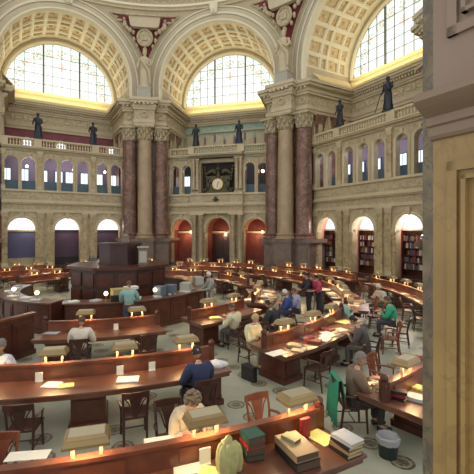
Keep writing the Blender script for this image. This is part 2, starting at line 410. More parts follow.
# gallery interiors, back walls, entablatures, lunettes, barrels
winno=[1]
def bay(side,a):
    M=frame(a);mb=MB();back_=side=='back'
    main=side in('left','back','right')
    if main:
        wallc={'left':maroonw,'back':teal,'right':sienal}[side]
        mb.box(-4.95,4.95,21.3,21.6,10.5,13.0 if not back_ else 14.5,0)
        if back_:
            for k in range(9):
                u=-4.2+k*1.05;mb.box(u-.4,u+.4,21.22,21.3,12.1,13.4,1);mb.ell((u+.5,21.25,12.6+.3*(k%3)),(.12,.1,.45),8,5,2)
            mb.box(-4.9,4.9,21.1,21.3,13.7,13.85,1)
        mb.box(-6,6,17.7,21.6,10.3,10.55,1);mb.box(-6,6,17.7,21.3,6.3,6.6,1)     # gallery floors
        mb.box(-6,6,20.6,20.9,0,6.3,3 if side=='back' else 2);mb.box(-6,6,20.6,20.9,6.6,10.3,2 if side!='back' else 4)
        tag(mb.build('wall_%s_gallery'%side,[wallc,sienal,galw,redw,dark],M=M),kind='structure')
    # entablature on the back wall
    tr=MB()
    for z0,z1,d,m in((13.0,13.25,.15,1),(13.25,13.6,.22,1),(13.6,14.45,.16,2),(14.45,14.6,.3,1),(14.6,14.8,.4,1),(15.0,15.15,.75,1),(15.15,15.35,.9,1)):
        if side=='back' and z0<14.4: continue
        tr.box(-4.95,4.95,21.3-d,21.5,z0,z1,m)
        for sg in(-1,1):
            tr.box(min(sg*4.95,sg*(4.86-d)),max(sg*4.95,sg*(4.86-d)),17.2,21.3,z0,z1,m)
    for k in range(38):
        u=-4.5+k*9/37;tr.box(u-.07,u+.07,21.3-.62,21.1,14.8,15.0,1)
    tr.box(-4.9,4.9,20.9,21.5,14.8,15.0,1)
    for sg in(-1,1): tr.box(min(sg*4.86,sg*5.3),max(sg*4.86,sg*5.3),16.9,21.4,15.25,15.4,1)
    # frieze garlands
    for k in range(0 if side=='back' else 9):
        u=-4.2+k*1.05
        tr.ell((u,21.12,14.05),(.12,.08,.26),8,5,1);tr.ell((u+.5,21.12,13.95),(.3,.06,.12),8,5,1)
    # sloping sill, lamp glow in its yellow
    tr.prismuz([(-4.9,15.35),(4.9,15.35),(4.9,15.5),(-4.9,15.5)],20.3,21.3,0)
    i=[tr.V(p) for p in((-4.88,20.45,15.5),(4.88,20.45,15.5),(4.88,21.28,16.45),(-4.88,21.28,16.45))];tr.F(i,0)
    tr.box(-4.88,4.88,21.2,21.4,16.4,16.62,0)
    for sg in(-1,1):
        tr.box(min(sg*4.0,sg*4.88),max(sg*4.0,sg*4.88),17.2,20.45,15.35,15.5,0)
        i=[tr.V(p) for p in((sg*4.1,16.9,15.5),(sg*4.1,20.45,15.5),(sg*4.86,20.9,16.3),(sg*4.86,16.9,16.3))];tr.F(i,0)
    tag(tr.build('trim_%d'%(winno[0]+10),[goldlit,plaster,carved],M=M),kind='structure')
    # lunette wall around the glass + side walls of the alcove
    zs=16.9;lw=MB()
    n=40
    for k in range(n):
        a0=pi*k/n;a1=pi*(k+1)/n
        P=[lw.V((r*cos(q),21.3,(zs if r>4.9 else 16.7)+r*sin(q))) for r,q in((4.75,a0),(5.45,a0),(5.45,a1),(4.75,a1))];lw.F(P,0)
    for sg in(-1,1): lw.box(min(sg*4.7,sg*5.4),max(sg*4.7,sg*5.4),21.3,21.5,16.3,16.95,0)
    sweep_arch(lw,[(4.75,21.45),(4.75,21.15),(4.88,21.08),(4.98,21.15),(5.12,21.2),(5.2,21.3)],16.78,16.5,48,[1,1,1,0,0])
    for sg in(-1,1):
        lw.box(min(sg*4.86,sg*5.3),max(sg*4.86,sg*5.3),17.0,21.5,10.5,15.4,0);lw.box(min(sg*5.2,sg*5.5),max(sg*5.2,sg*5.5),16.5,21.5,15.4,16.95,0)
        for yy in(17.6,18.6,19.6,20.6): lw.box(min(sg*4.86,sg*4.76),max(sg*4.86,sg*4.76),yy-.2,yy+.2,10.6,13,0)
    tag(lw.build('wall_%s_lunette'%side,[plaster,cream],M=M),kind='structure')
    # glass and bars
    g=MB();pts=[(4.8*cos(pi*k/40),16.7+4.8*sin(pi*k/40)) for k in range(41)]
    g.prismuz(pts+[(-4.8,16.5),(4.8,16.5)],21.42,21.45,0)
    W0=empty('window_%d'%winno[0],(0,0,0));W0.matrix_world=M;tag(W0,kind='structure')
    g.build('glass',stained,W0)
    b=MB()
    for u in(-1.6,1.6): b.box(u-.075,u+.075,21.3,21.42,16.5,16.7+sqrt(4.8**2-u*u))
    for u in(-4.0,-3.2,-2.4,-.8,0,.8,2.4,3.2,4.0): b.box(u-.02,u+.02,21.36,21.42,16.5,16.7+sqrt(4.8**2-u*u))
    for z in(17.5,18.4,19.3,20.2):
        h=sqrt(4.8**2-(z-16.7)**2);b.box(-h,h,21.37,21.42,z-.013,z+.013)
    b.build('window_frame',ironm,W0)
    winno[0]+=1
    # coffered barrel
    cf=MB();R0=5.2
    ys=[16.45,16.62,17.85,18.05,18.6,18.8,19.95,20.15,20.75,21.3];N=15
    def P(R,q,y): return (R*cos(q),y,zs+R*sin(q))
    gap=.2
    for i in range(N):
        q0=pi*i/N;q1=pi*(i+1)/N;g0=q0+(q1-q0)*gap/2;g1=q1-(q1-q0)*gap/2
        for j in range(len(ys)-1):
            ya,yb=ys[j],ys[j+1]
            if j%2==1 and j<8:
                for (a_,b_) in((q0,g0),(g1,q1)): cf.quad(P(R0,a_,ya),P(R0,b_,ya),P(R0,b_,yb),P(R0,a_,yb),0)
                R1=R0+.07;R2=R0+.2;ins=.08
                h0=g0+(g1-g0)*ins;h1=g1-(g1-g0)*ins;yc=ya+(yb-ya)*ins;yd=yb-(yb-ya)*ins
                o=[P(R0,g0,ya),P(R0,g1,ya),P(R0,g1,yb),P(R0,g0,yb)];p=[P(R1,g0,ya),P(R1,g1,ya),P(R1,g1,yb),P(R1,g0,yb)]
                q=[P(R1,h0,yc),P(R1,h1,yc),P(R1,h1,yd),P(R1,h0,yd)];r=[P(R2,h0,yc),P(R2,h1,yc),P(R2,h1,yd),P(R2,h0,yd)]
                for A,B,mm in((o,p,0),(p,q,0),(q,r,1)):
                    for k in range(4): cf.quad(A[k],A[(k+1)%4],B[(k+1)%4],B[k],mm)
                cf.quad(*r,1)
                qm=(h0+h1)/2;ym=(yc+yd)/2
                c=P(R2-.06,qm,ym);rr=.2 if yb-ya>.8 else .1
                cf.ell(c,rr*.8,6,4,2)
            else:
                for (a_,b_) in((q0,g0),(g0,g1),(g1,q1)): cf.quad(P(R0,a_,ya),P(R0,b_,ya),P(R0,b_,yb),P(R0,a_,yb),0)
    tag(cf.build('ceiling_%s_vault'%side,[cream,recess,recess],M=M),kind='structure')
    # archivolt on the face
    av=MB()
    prof=[(5.2,16.5),(5.2,16.15),(5.27,16.05),(5.38,16.05),(5.42,16.14),(5.78,16.14),(5.82,16.06),(5.92,16.02),(6.02,16.1),(6.1,16.12),(6.36,16.12),(6.4,16.04),(6.5,16.04),(6.5,16.2)]
    ms=[0,0,0,1,1,2,0,0,1,1,2,0,0]
    sweep_arch(av,prof,zs,15.4,64,ms)
    # wall above the crown, and keystone
    av.frus(0,16.0,22.75,.5,.35,23.6,.8,.7,0)
    av.ell((0,15.8,23.1),(.2,.15,.3),8,6,0)
    tag(av.build('trim_%d'%(winno[0]+20),[cream,plaster,greyb],M=M,smooth=True),kind='structure')
    # cove lamp hidden on the sill (warm)
    for sgn in (0,):
        ld=bpy.data.lights.new('cove_lamp','AREA');ld.shape='RECTANGLE';ld.size=8;ld.size_y=.3;ld.energy=150;ld.color=(1,.80,.45)
        lo=bpy.data.objects.new('cove_lamp',ld);COL.objects.link(lo)
        lo.matrix_world=M@Matrix.Translation((0,20.2,15.75))@Matrix.Rotation(RD(180-12),4,'X')
for s,a in(('left',ANG['left']),('back',ANG['back']),('right',ANG['right']),('far_left',ANG['far_left'])): bay(s,a)
# ------------------------------------------------------------------ pendentives, ring cornice
def pend(a):
    M=frame(a);mb=MB();n=28;k=16
    def ext(z,R): return sqrt(max(R*R-(z-16.9)**2,0)) if z>16.9 else R
    def row(z,R,off,nn=k):
        u=min(ext(z,R),6.69);u5=min(ext(z,6.5),6.69);Rm=sqrt(16.15**2+u5*u5)-off;ha=RD(22.5)-atan2(u,16.15)
        return [(Rm*sin(ha*(2*t/nn-1)),Rm*cos(ha*(2*t/nn-1)),z) for t in range(nn+1)]
    zz=[15.4,16.9]+[16.9+6.5*sin(pi/2*i/n) for i in range(1,n+1)]
    rows=[[mb.V(p) for p in row(z,6.5,0)] for z in zz]
    for A,B in zip(rows,rows[1:]):
        for t in range(k): mb.F([A[t],A[t+1],B[t+1],B[t]],0)
    # maroon field
    zz=[18.95+ (22.95-18.95)*i/12 for i in range(13)]
    rows=[[mb.V(p) for p in row(z,6.98,.06)] for z in zz]
    for A,B in zip(rows,rows[1:]):
        for t in range(k): mb.F([A[t],A[t+1],B[t+1],B[t]],1)
    for sg in(0,k):
        mb.tube([row(z,6.9,.08)[sg] for z in zz],.07,6,2)
    mb.tube(row(22.95,6.98,.08),.08,6,2)
    # tablet, cartouche, cherubs
    yy=16.15
    mb.prismuz([(-1.25,21.95),(-1.05,21.8),(1.05,21.8),(1.25,21.95),(1.4,22.75),(-1.4,22.75)],yy-.2,yy+.2,0)
    mb.box(-1.6,1.6,yy-.32,yy+.2,22.75,22.92,2)
    mb.tube([(.62*cos(2*pi*i/20),yy+.12,21.0+.72*sin(2*pi*i/20)) for i in range(20)],.12,8,2,True)
    mb.lathe([(.5,0),(.5,.1)],20,(0,0,0),m=3) if False else None
    mb.prismuz([(.5*cos(2*pi*i/16),21.0+.6*sin(2*pi*i/16)) for i in range(16)],yy+.1,yy+.35,4)
    mb.box(-.24,.24,yy+.02,yy+.2,20.75,21.25,2)
    for sg in(-1,1):
        for (u,z,rx,rz) in((1.75,22.1,.2,.35),(1.8,22.55,.13,.15),(2.2,22.4,.32,.12),(1.3,21.6,.2,.24),(1.0,21.4,.14,.2),(2.55,22.7,.25,.1),(.95,20.75,.13,.25),(1.55,21.8,.16,.2),(.7,20.2,.12,.2)):
            mb.ell((sg*u,yy+.05,z),(rx,.14,rz),8,6,2)
    mb.ell((0,yy+.2,19.95),(.2,.15,.25),8,6,2)
    tag(mb.build('wall_pendentive',[plaster,maroon,carved,cream,carved],M=M,smooth=True),kind='structure')
rc=MB()
for r0,r1,z0,z1,m in((16.0,17,23.35,23.6,0),(15.85,17,23.6,23.8,1),(16.05,17,23.8,24.5,2),(15.8,17,24.5,24.7,0),(15.5,17,24.7,25.0,1),(15.9,17,25.0,28,0)):
    rc.arc(r0,r1,15,195,z0,z1,90,m)
tag(rc.build('ceiling',[plaster,cream,carved]),kind='structure')
# ------------------------------------------------------------------ piers
def ppoly(o,fr=17.05,hw=1.55,ress=True):
    r=[(-3.6-o,21.4),(-hw-o*.85,fr-o)]
    if ress:r+=[(-.82-o*.6,fr-o),(-.82-o*.6,fr-.85-o*.7),(.82+o*.6,fr-.85-o*.7),(.82+o*.6,fr-o)]
    r+=[(hw+o*.85,fr-o),(3.6+o,21.4)]
    return r[::-1]
cap=MB()
def capital(mb,c,r,z0,z1,m=0):
    h=z1-z0
    mb.lathe([(r*.92,0),(r*1.0,.04*h),(r*.9,.08*h),(r*.95,.5*h),(r*1.25,.85*h),(r*1.3,.88*h)],16,(c[0],c[1],z0),m=m)
    for row,(zz,hh,ro) in enumerate(((.06,.36,1.0),(.34,.36,1.08),(.6,.3,1.2))):
        for k in range(8):
            a=2*pi*(k+.5*(row%2))/8
            mb.ell((c[0]+r*ro*cos(a),c[1]+r*ro*sin(a),z0+(zz+hh*.6)*h),(r*.24,r*.24,h*hh*.55),6,5,m)
    mb.cbox(c[0],c[1],z0+.88*h,r*2.9,r*2.9,.12*h,m)
def pier(a,label):
    E=empty('marble_pier',(0,0,0),RD(a-90),label,'pier')
    b=MB();
    pp=lambda o:[(x,y) for x,y in ppoly(o,16.55,2.1,False)]
    b.prism(pp(.25),0,.35);b.prism(pp(.12),.35,.5);b.prism(pp(0),.5,2.55);b.prism(pp(.1),2.55,2.7);b.prism(pp(.28),2.7,3.0)
    for (x0,x1) in((-2.0,-.85),(-.7,.7),(.85,2.0)): b.box(x0+.12,x1-.12,16.48,16.6,.8,2.35)
    b.prism([(-.8,15.9),(.8,15.9),(.8,16.6),(-.8,16.6)],0,3.0);b.prism([(-.9,15.8),(.9,15.8),(.9,16.6),(-.9,16.6)],2.72,3.02)
    b.build('pedestal',pedm,E)
    c=MB();c.prism(ppoly(-.0,17.2,1.5,False),3.0,13.0);c.build('core',redm,E)
    for t,r_,m in((-1.42,16.95,redm),(0,16.5,colm),(1.42,16.95,redm)):
        R=.66
        q=MB();q.lathe([(R*1.3,0),(R*1.3,.18),(R*1.12,.22),(R*1.22,.36),(R*1.02,.45),(R,.6),(R*.99,3.5),(R*.88,8.75),(R*.95,8.8)],24,(t,r_,3.0))
        cq=q.build('column',m,E,smooth=True)
        q=MB();capital(q,(t,r_),R*.85,11.75,13.0);q.build('capital',carved if m is not colm else carvedm,cq,smooth=True)
    # side pilasters
    for sg in(-1,1):
        dx,dy=sin(RD(22.5))*sg,cos(RD(22.5))
        e=MB()
        for L in(1.2,2.9):
            px,py=sg*1.6+dx*L,17.05+dy*L
            e.M=Matrix.Translation((px,py,0))@Matrix.Rotation(-sg*RD(22.5),4,'Z')
            e.box(-.22,.22,-.45,.45,3.0,12.0);e.box(-.28,.28,-.5,.5,3.0,3.35);e.frus(0,0,12.0,.5,.95,12.85,.75,1.25);e.box(-.4,.4,-.65,.65,12.85,13.0)
        e.M=None;e.build('pilaster',redm,E)
    en=MB()
    for o,z0,z1,m in((.12,13.0,13.25,0),(.2,13.25,13.55,0),(.1,13.55,14.4,1),(.28,14.4,14.6,0),(.36,14.6,14.8,0),(.62,14.95,15.15,0),(.75,15.15,15.4,0),(.3,14.8,14.95,0)):
        en.prism(ppoly(o,16.75,1.75),z0,z1,m)
    for k in range(5):
        en.box(-.75+k*.36-.1,-.75+k*.36+.1,15.35,16.0,14.78,14.96,0)
    for sg in(-1,1):
        for k in range(3): en.box(sg*(1.15+k*.36)-.1,sg*(1.15+k*.36)+.1,16.2,16.8,14.78,14.96,0)
    for t in(-1.45,0,1.45): 
        yy=16.6 if t else 15.78
        en.tube([(t+.24*cos(2*pi*i/12),yy,13.98+.24*sin(2*pi*i/12)) for i in range(12)],.06,6,0,True)
    en.build('entablature',[plaster,carved],E)
    return E
PA=[(ANG['left']+22.5,'clustered marble pier at the left edge, only its grey cornice showing'),(ANG['left']-22.5,'reddish marble pier with a honey column, left of the clock wall'),(ANG['back']-22.5,'reddish marble pier with clustered columns, right of the clock wall'),(ANG['right']-22.5,'shadowed marble pier behind the near jamb, its cornice jutting over the right window')]
for a,l in PA: pier(a,l);pend(a)
_p=[o for o in bpy.data.objects if o.name=='marble_pier'][0];_p.location.x-=.75
_p=[o for o in bpy.data.objects if o.name=='marble_pier.003'][0];_p.location.x+=.45
# ------------------------------------------------------------------ statues
def robed(mb,h,seed,sx=1.0,m=0,staff=False,wide=1.0):
    rnd=random.Random(seed);ph=rnd.random()*6
    k=h/1.8
    fn=lambda a,z:1+.10*sin(7*a+ph+z*1.5)+.05*sin(12*a+z*4)
    mb.lathe([(.27*k*wide,0),(.28*k*wide,.1*k),(.22*k,.5*k),(.20*k,.85*k),(.17*k,1.0*k),(.2*k,1.2*k),(.23*k,1.38*k),(.14*k,1.48*k),(.06*k,1.53*k)],20,(0,0,0),1,.72,m,fn)
    mb.lathe([(.06*k,1.48*k),(.055*k,1.56*k),(.09*k,1.62*k),(.105*k,1.70*k),(.09*k,1.78*k),(.04*k,1.82*k)],12,(0,-.01,0),1,1.1,m)
    mb.tube([(.22*k,0,1.4*k),(.30*k,-.03*k,1.15*k),(.20*k,-.2*k,1.02*k),(.08*k,-.24*k,1.1*k)],[.07*k,.06*k,.05*k,.035*k],8,m)
    mb.tube([(-.22*k,0,1.4*k),(-.31*k,.02*k,1.12*k),(-.33*k,-.12*k,.88*k)],[.07*k,.06*k,.035*k],8,m)
    mb.tube([(-.2*k,-.12*k,1.38*k),(0,-.2*k,1.1*k),(.22*k,-.12*k,.75*k),(.24*k,-.1*k,.2*k)],[.05*k,.07*k,.07*k,.04*k],8,m)
    if staff: mb.tube([(-.36*k,-.12*k,.95*k),(-.75*k,-.1*k,.02*k)],.02*k,6,m)
SB=[('left',-2.3,2.15,1,'dark bronze statue on the left balustrade, nearer the left edge',0),('left',2.35,2.0,2,'dark bronze statue on the left balustrade, nearer the marble pier',0),
    ('back',-1.95,2.0,3,'dark bronze robed statue left of the clock axis on the back balustrade',0),('back',2.0,2.05,4,'dark bronze robed statue right of the clock axis on the back balustrade',0),
    ('right',-2.3,2.0,5,'smaller dark bronze statue on the right balustrade, beside the pier',0),('right',2.15,2.25,6,'tall dark bronze statue leaning on a staff, below the right window',1)]
def ypos(side,px,y=16.9):
    # local u whose point at radius y projects to px
    M=frame(ANG[side]);best=None
    for k in range(-500,501,2):
        p=M@Vector((k/100,y,11));q=proj(*p)
        if q and (best is None or abs(q[0]-px)<best[0]):best=(abs(q[0]-px),k/100)
    return best[1]
for side,u,h,sd,lab,st in SB:
    pxs={1:38,2:93,3:196,4:239,5:340,6:388}[sd]
    yb=16.9-(.45 if side=='back' else 0)
    u=ypos(side,pxs,yb);M=frame(ANG[side]);p=M@Vector((u,yb,11.27))
    E=empty('bronze_statue',p,RD(ANG[side]-90),lab,'statue')
    b=MB();b.cbox(0,0,0,.6,.44,.1);b.build('base',bronze,E)
    b=MB();b.M=Matrix.Translation((0,0,.1));robed(b,h-.1,sd,staff=st);b.build('figure',bronze,E,smooth=True)
for a,lab,sd in((PA[1][0],'tall cream plaster statue above the left pier, under the maroon spandrel',11),(PA[2][0],'tall cream plaster statue above the right pier, under the maroon spandrel',12),(PA[0][0],'cream plaster statue above the pier at the left edge',13)):
    M=frame(a);p=M@Vector((0,16.2,15.4))
    E=empty('plaster_statue',p,RD(a-90),lab,'statue')
    b=MB();b.cbox(0,0,0,1.25,1.0,.15);b.cbox(0,0,.15,1.1,.9,.75);b.cbox(0,0,.9,1.2,.95,.1);b.build('statue_pedestal',greyb,E)
    b=MB();b.M=Matrix.Translation((0,0,1.0));robed(b,3.4,sd,wide=.85);b.build('figure',plaster,E,smooth=True)
# ------------------------------------------------------------------ clock
M=frame(ANG['back'])
E=empty('sculpted_clock',M@Vector((0,17.35,7.04)),RD(ANG['back']-90),'bronze clock with gilded dial and winged figures, centre of the back wall','clock')
b=MB();b.box(-1.45,1.45,-.1,.3,0,.5);b.box(-1.1,1.1,-.2,.3,.1,1.6);b.build('clock_case',bronzeg,E)
b=MB();b.prismuz([(.5*cos(2*pi*i/28),.85+.5*sin(2*pi*i/28)) for i in range(28)],-.34,-.2,0);b.prismuz([(.34*cos(2*pi*i/24),.85+.34*sin(2*pi*i/24)) for i in range(24)],-.36,-.34,1)
dd=b.build('dial',[dialm,paper],E)
b=MB();b.tube([(0,-.39,.85),(.15,-.39,1.05)],.02,5);b.tube([(0,-.39,.85),(-.03,-.39,.55)],.015,5);b.build('hand',darkb,dd)
b=MB()
b.M=Matrix.Translation((0,-.15,1.35))@Matrix.Scale(.75,4);robed(b,1.7,21,wide=1.2)
b.M=None
for sg in(-1,1):
    for k in range(7): b.ell((sg*(.35+.12*k),.0,2.0+.1*k-.02*k*k),(.16,.08,.28-.02*k),8,5)
    b.ell((sg*.95,-.15,.75),(.22,.2,.4),8,6);b.ell((sg*.95,-.2,1.22),(.11,.12,.13),8,6);b.tube([(sg*.9,-.2,.9),(sg*.6,-.3,1.0)],.06,6)
    b.tube([(sg*.9,-.1,.4),(sg*1.25,-.3,.35),(sg*1.35,-.3,.05)],[.13,.1,.06],6)
    for k in range(5): b.ell((sg*(1.15+.05*k),.05,1.3+.3*k),(.15,.1,.2),6,5)
b.build('winged_figures',bronzeg,E,smooth=True)
b=MB();b.ell((0,-.95,-.52),(.17,.06,.2),10,6);b.tube([(-.3,-.95,-.6),(0,-.95,-.75),(.3,-.95,-.6)],.05,6)
b.build('shield_ornament',bronzeg,E,smooth=True)
# ------------------------------------------------------------------ behind the arches
n_w=[10];n_d=[1]
for i,u in enumerate((-s_,0,s_)):
    # left wall: daylit lunettes over blinds
    M=frame(ANG['left']);W0=empty('window_%d'%n_w[0]);W0.matrix_world=M;tag(W0,kind='structure');n_w[0]+=1
    b=MB();b.prismuz(arch_pts(u,1.2,3.72,20),18.3,18.34);b.build('glass',day2,W0)
    b=MB();b.box(u-1.25,u+1.25,18.25,18.34,.75,3.62);b.build('blind',blind if i==0 else blind2,W0)
    b=MB();b.box(u-1.25,u+1.25,18.15,18.3,3.6,3.74);b.box(u-1.25,u+1.25,18.15,18.3,.6,1.35);
    b.build('window_frame',siena if i==0 else dark,W0)
    b=MB();b.box(u-1.7,u-1.2,17.7,18.4,0,5.2);b.box(u+1.2,u+1.7,17.7,18.4,0,5.2)
    P=arch_pts(u,1.2,3.72,16)
    for (x0,z0),(x1,z1) in zip(P,P[1:]): b.prismuz([(x0,z0),(x1,z1),(x1,5.2),(x0,5.2)],17.7,18.4)
    tag(b.build('trim_%d'%(40+i),[pinkv],M=M),kind='structure')
    # right wall
    M=frame(ANG['right']);W0=empty('window_%d'%n_w[0]);W0.matrix_world=M;tag(W0,kind='structure');n_w[0]+=1
    b=MB();b.prismuz(arch_pts(u,1.15,3.76,20),18.0,18.04);b.build('glass',day2,W0)
    b=MB();b.box(u-1.25,u+1.25,17.85,18.05,3.66,3.78);b.build('window_frame',sienal,W0)
    b=MB();b.box(u-1.7,u-1.2,17.42,18.05,0,5.2);b.box(u+1.2,u+1.7,17.42,18.05,0,5.2)
    P=arch_pts(u,1.2,3.72,16)
    for (x0,z0),(x1,z1) in zip(P,P[1:]): b.prismuz([(x0,z0),(x1,z1),(x1,5.2),(x0,5.2)],17.42,18.05)
    tag(b.build('trim_%d'%(50+i),[pinkv],M=M),kind='structure')
    # back wall red alcoves
    M=frame(ANG['back']);b=MB();w=1.15 if i==1 else 1.02;yb=18.6 if i!=1 else 19.2
    b.box(u-w-.5,u-w,17.7,yb,0,5.2);b.box(u+w,u+w+.5,17.7,yb,0,5.2);b.box(u-w-.5,u+w+.5,yb,yb+.1,0,5.2)
    P=arch_pts(u,w,3.73,14)
    for (x0,z0),(x1,z1) in zip(P,P[1:]): b.prismuz([(x0,z0),(x1,z1),(x1,5.2),(x0,5.2)],17.7,yb,1)
    b.box(u-w,u+w,yb-.12,yb,3.45,3.62,2)
    tag(b.build('wall_back_alcove',[redw,pinkv if i!=1 else redw,sienal],M=M),kind='structure')
    E=empty('wall_lamp',M@Vector((u+(.3 if i==1 else .45),yb-.5,3.35 if i==1 else 3.55)),0,['small glowing lamp in the left red alcove of the back wall','small glowing lamp in the middle red doorway of the back wall','small glowing lamp in the right red alcove of the back wall'][i],'lamp')
    b=MB();b.ell((0,0,0),.11,10,7);b.build('lamp_globe',warmb,E,smooth=True)
    b=MB();b.tube([(0,0,.1),(0,.05,.25),(0,.5,.25)],.02,6);b.build('bracket',brass,E)
    ld=bpy.data.lights.new('alcove_lamp_light','POINT');ld.energy=32;ld.color=(1,.7,.4);ld.shadow_soft_size=.12
    lo=bpy.data.objects.new('alcove_lamp_light',ld);COL.objects.link(lo);lo.location=M@Vector((u,yb-.65,3.2))
# door
M=frame(ANG['back']);W0=empty('door_1');W0.matrix_world=M;tag(W0,kind='structure')
b=MB();b.box(-1.1,1.1,19.05,19.15,3.1,3.3);b.box(-1.1,-1.0,19.05,19.15,0,3.2);b.box(1,1.1,19.05,19.15,0,3.2);b.build('door_frame',wood,W0)
for sg in(-1,1):
    b=MB();x0,x1=sorted((sg*.02,sg*.98));b.box(x0,x1,19.08,19.14,0,3.1)
    for z0,z1 in((.2,1.0),(1.15,2.9)): b.box(x0+.14,x1-.14,19.04,19.1,z0,z1)
    L=b.build('door_leaf',woodd,W0);b=MB();b.ell((sg*.1,19.0,1.1),.05,8,6);b.build('door_handle',brass,L)
M=frame(ANG['left'])
for px in(27,61,112):
    u=ypos('left',px,21.2)
    W0=empty('window_%d'%n_w[0]);W0.matrix_world=M;tag(W0,kind='structure');n_w[0]+=1
    b=MB();b.prismuz(arch_pts(u,.38,11.75,10)+[(u+.38,10.6),(u-.38,10.6)],21.2,21.28);b.build('glass',daylt,W0)
    b=MB();sweep_arch(b,[(.38,21.3),(.38,21.15),(.55,21.15),(.55,21.3)],11.75,10.6,12,[0]*3,u);b.build('window_frame',sienal,W0)
# upper gallery windows
for side in('left','right','back'):
    M=frame(ANG[side])
    for j,u in enumerate((-4.6,-3.2,-1.65,-.35,.55,1.9,3.3,4.6) if side!='back' else (-4.3,-3.2)):
        W0=empty('window_%d'%n_w[0]);W0.matrix_world=M;tag(W0,kind='structure');n_w[0]+=1
        b=MB();b.box(u-.3,u+.3,20.5,20.55,8.0,9.2);b.build('glass',daylt,W0)
        b=MB();b.box(u-.38,u-.3,20.45,20.6,7.95,9.25);b.box(u+.3,u+.38,20.45,20.6,7.95,9.25);b.box(u-.38,u+.38,20.45,20.6,9.2,9.3);b.box(u-.02,u+.02,20.46,20.5,8,9.2);b.build('window_frame',galb,W0)
        if side=='left' and j in(1,4,6):
            E=empty('gallery_lamp',M@Vector((u+.15,18.6,9.2)),0,'small golden globe lamp hanging behind the upper left arcade','lamp','golden globe lamps in the upper left gallery')
            b=MB();b.ell((0,0,0),.12,8,6);b.build('lamp_globe',warmb,E,smooth=True);b=MB();b.tube([(0,0,.1),(0,0,1.1)],.015,5);b.build('rod',brass,E)
    b=MB();b.box(-4.85,4.85,18.0,18.05,7.04,7.9);tag(b.build('trim_%d'%(60+len(side)),galb,M=M),kind='structure')
E=empty('gallery_lamp',frame(ANG['back'])@Vector((3.9,18.4,9.1)),0,'glowing globe lamp in the rightmost upper arch of the back wall','lamp')
b=MB();b.ell((0,0,0),.15,8,6);b.build('lamp_globe',warmb,E,smooth=True);b=MB();b.tube([(0,0,.1),(0,0,1.2)],.015,5);b.build('rod',brass,E)
# bookcases behind the right arches
bcols=[mat('book cloth %d'%i,c,.6) for i,c in enumerate([(.20,.04,.035),(.10,.03,.03),(.05,.07,.15),(.34,.28,.18),(.09,.09,.10),(.22,.13,.07),(.60,.56,.48)])]
M=frame(ANG['right']);bkp={}
for i,u in enumerate((-s_,0,s_)):
    E=empty('bookcase',M@Vector((u,18.1,0)),RD(ANG['right']-90),['tall bookcase seen through the arch beside the pier','tall bookcase seen through the middle arch of the right wall','tall bookcase seen through the right wall arch nearest the camera'][i],'bookcase')
    b=MB();b.box(-1.15,-1.08,-.25,.1,0,3.62);b.box(1.08,1.15,-.25,.1,0,3.62);b.box(-1.15,1.15,.06,.1,0,3.62);b.box(-1.15,1.15,-.25,.1,0,.75);b.build('cabinet',wood,E)
    for z in(1.2,1.65,2.1,2.55,3.0,3.5):
        b=MB();b.box(-1.08,1.08,-.25,.06,z-.03,z);b.build('shelf',wood,E)
    rnd=random.Random(i)
    for z in(1.2,1.65,2.1,2.55,3.0):
        x=-1.04
        while x<.98:
            w=rnd.choice((.07,.09,.11));h=rnd.uniform(.26,.38);ci=rnd.randrange(7)
            if i==0 and -.5<x<.5 and z>1.6: x+=w;continue
            if rnd.random()<.12: x+=w;continue
            if ci not in bkp:
                q=MB();q.box(0,.09,-.2,.0,0,.33);o=q.build('shelf_book',bcols[ci]);bkp[ci]=o;o['category']='book'
            else:
                o=bkp[ci].copy();COL.objects.link(o)
            o.matrix_world=M@Matrix.Translation((u+x,18.1,z))@Matrix.Diagonal((w/.095,1,h/.33,1))
            o['label']='bound volume shelved in the bookcases behind the right wall arches';o['group']='books shelved behind the right wall arches'
            x+=w
# low bookcases at the foot of the walls
for side in('left','back','right'):
    M=frame(ANG[side]);E=empty('low_bookcase',M@Vector((0,16.7,0)),RD(ANG[side]-90),'low dark wooden bookcase along the foot of the %s wall'%side,'bookcase')
    b=MB();b.box(-W+.3,W-.3,-.22,.15,0,.70);
    for k in range(9): b.box(-4.4+k*1.0+.06,-3.4+k*1.0-.06,-.25,-.2,.1,.62)
    b.build('cabinet',wood,E);b=MB();b.box(-W+.25,W-.25,-.28,.17,.70,.76);b.build('top',woodd,E)
    if side=='right': pass
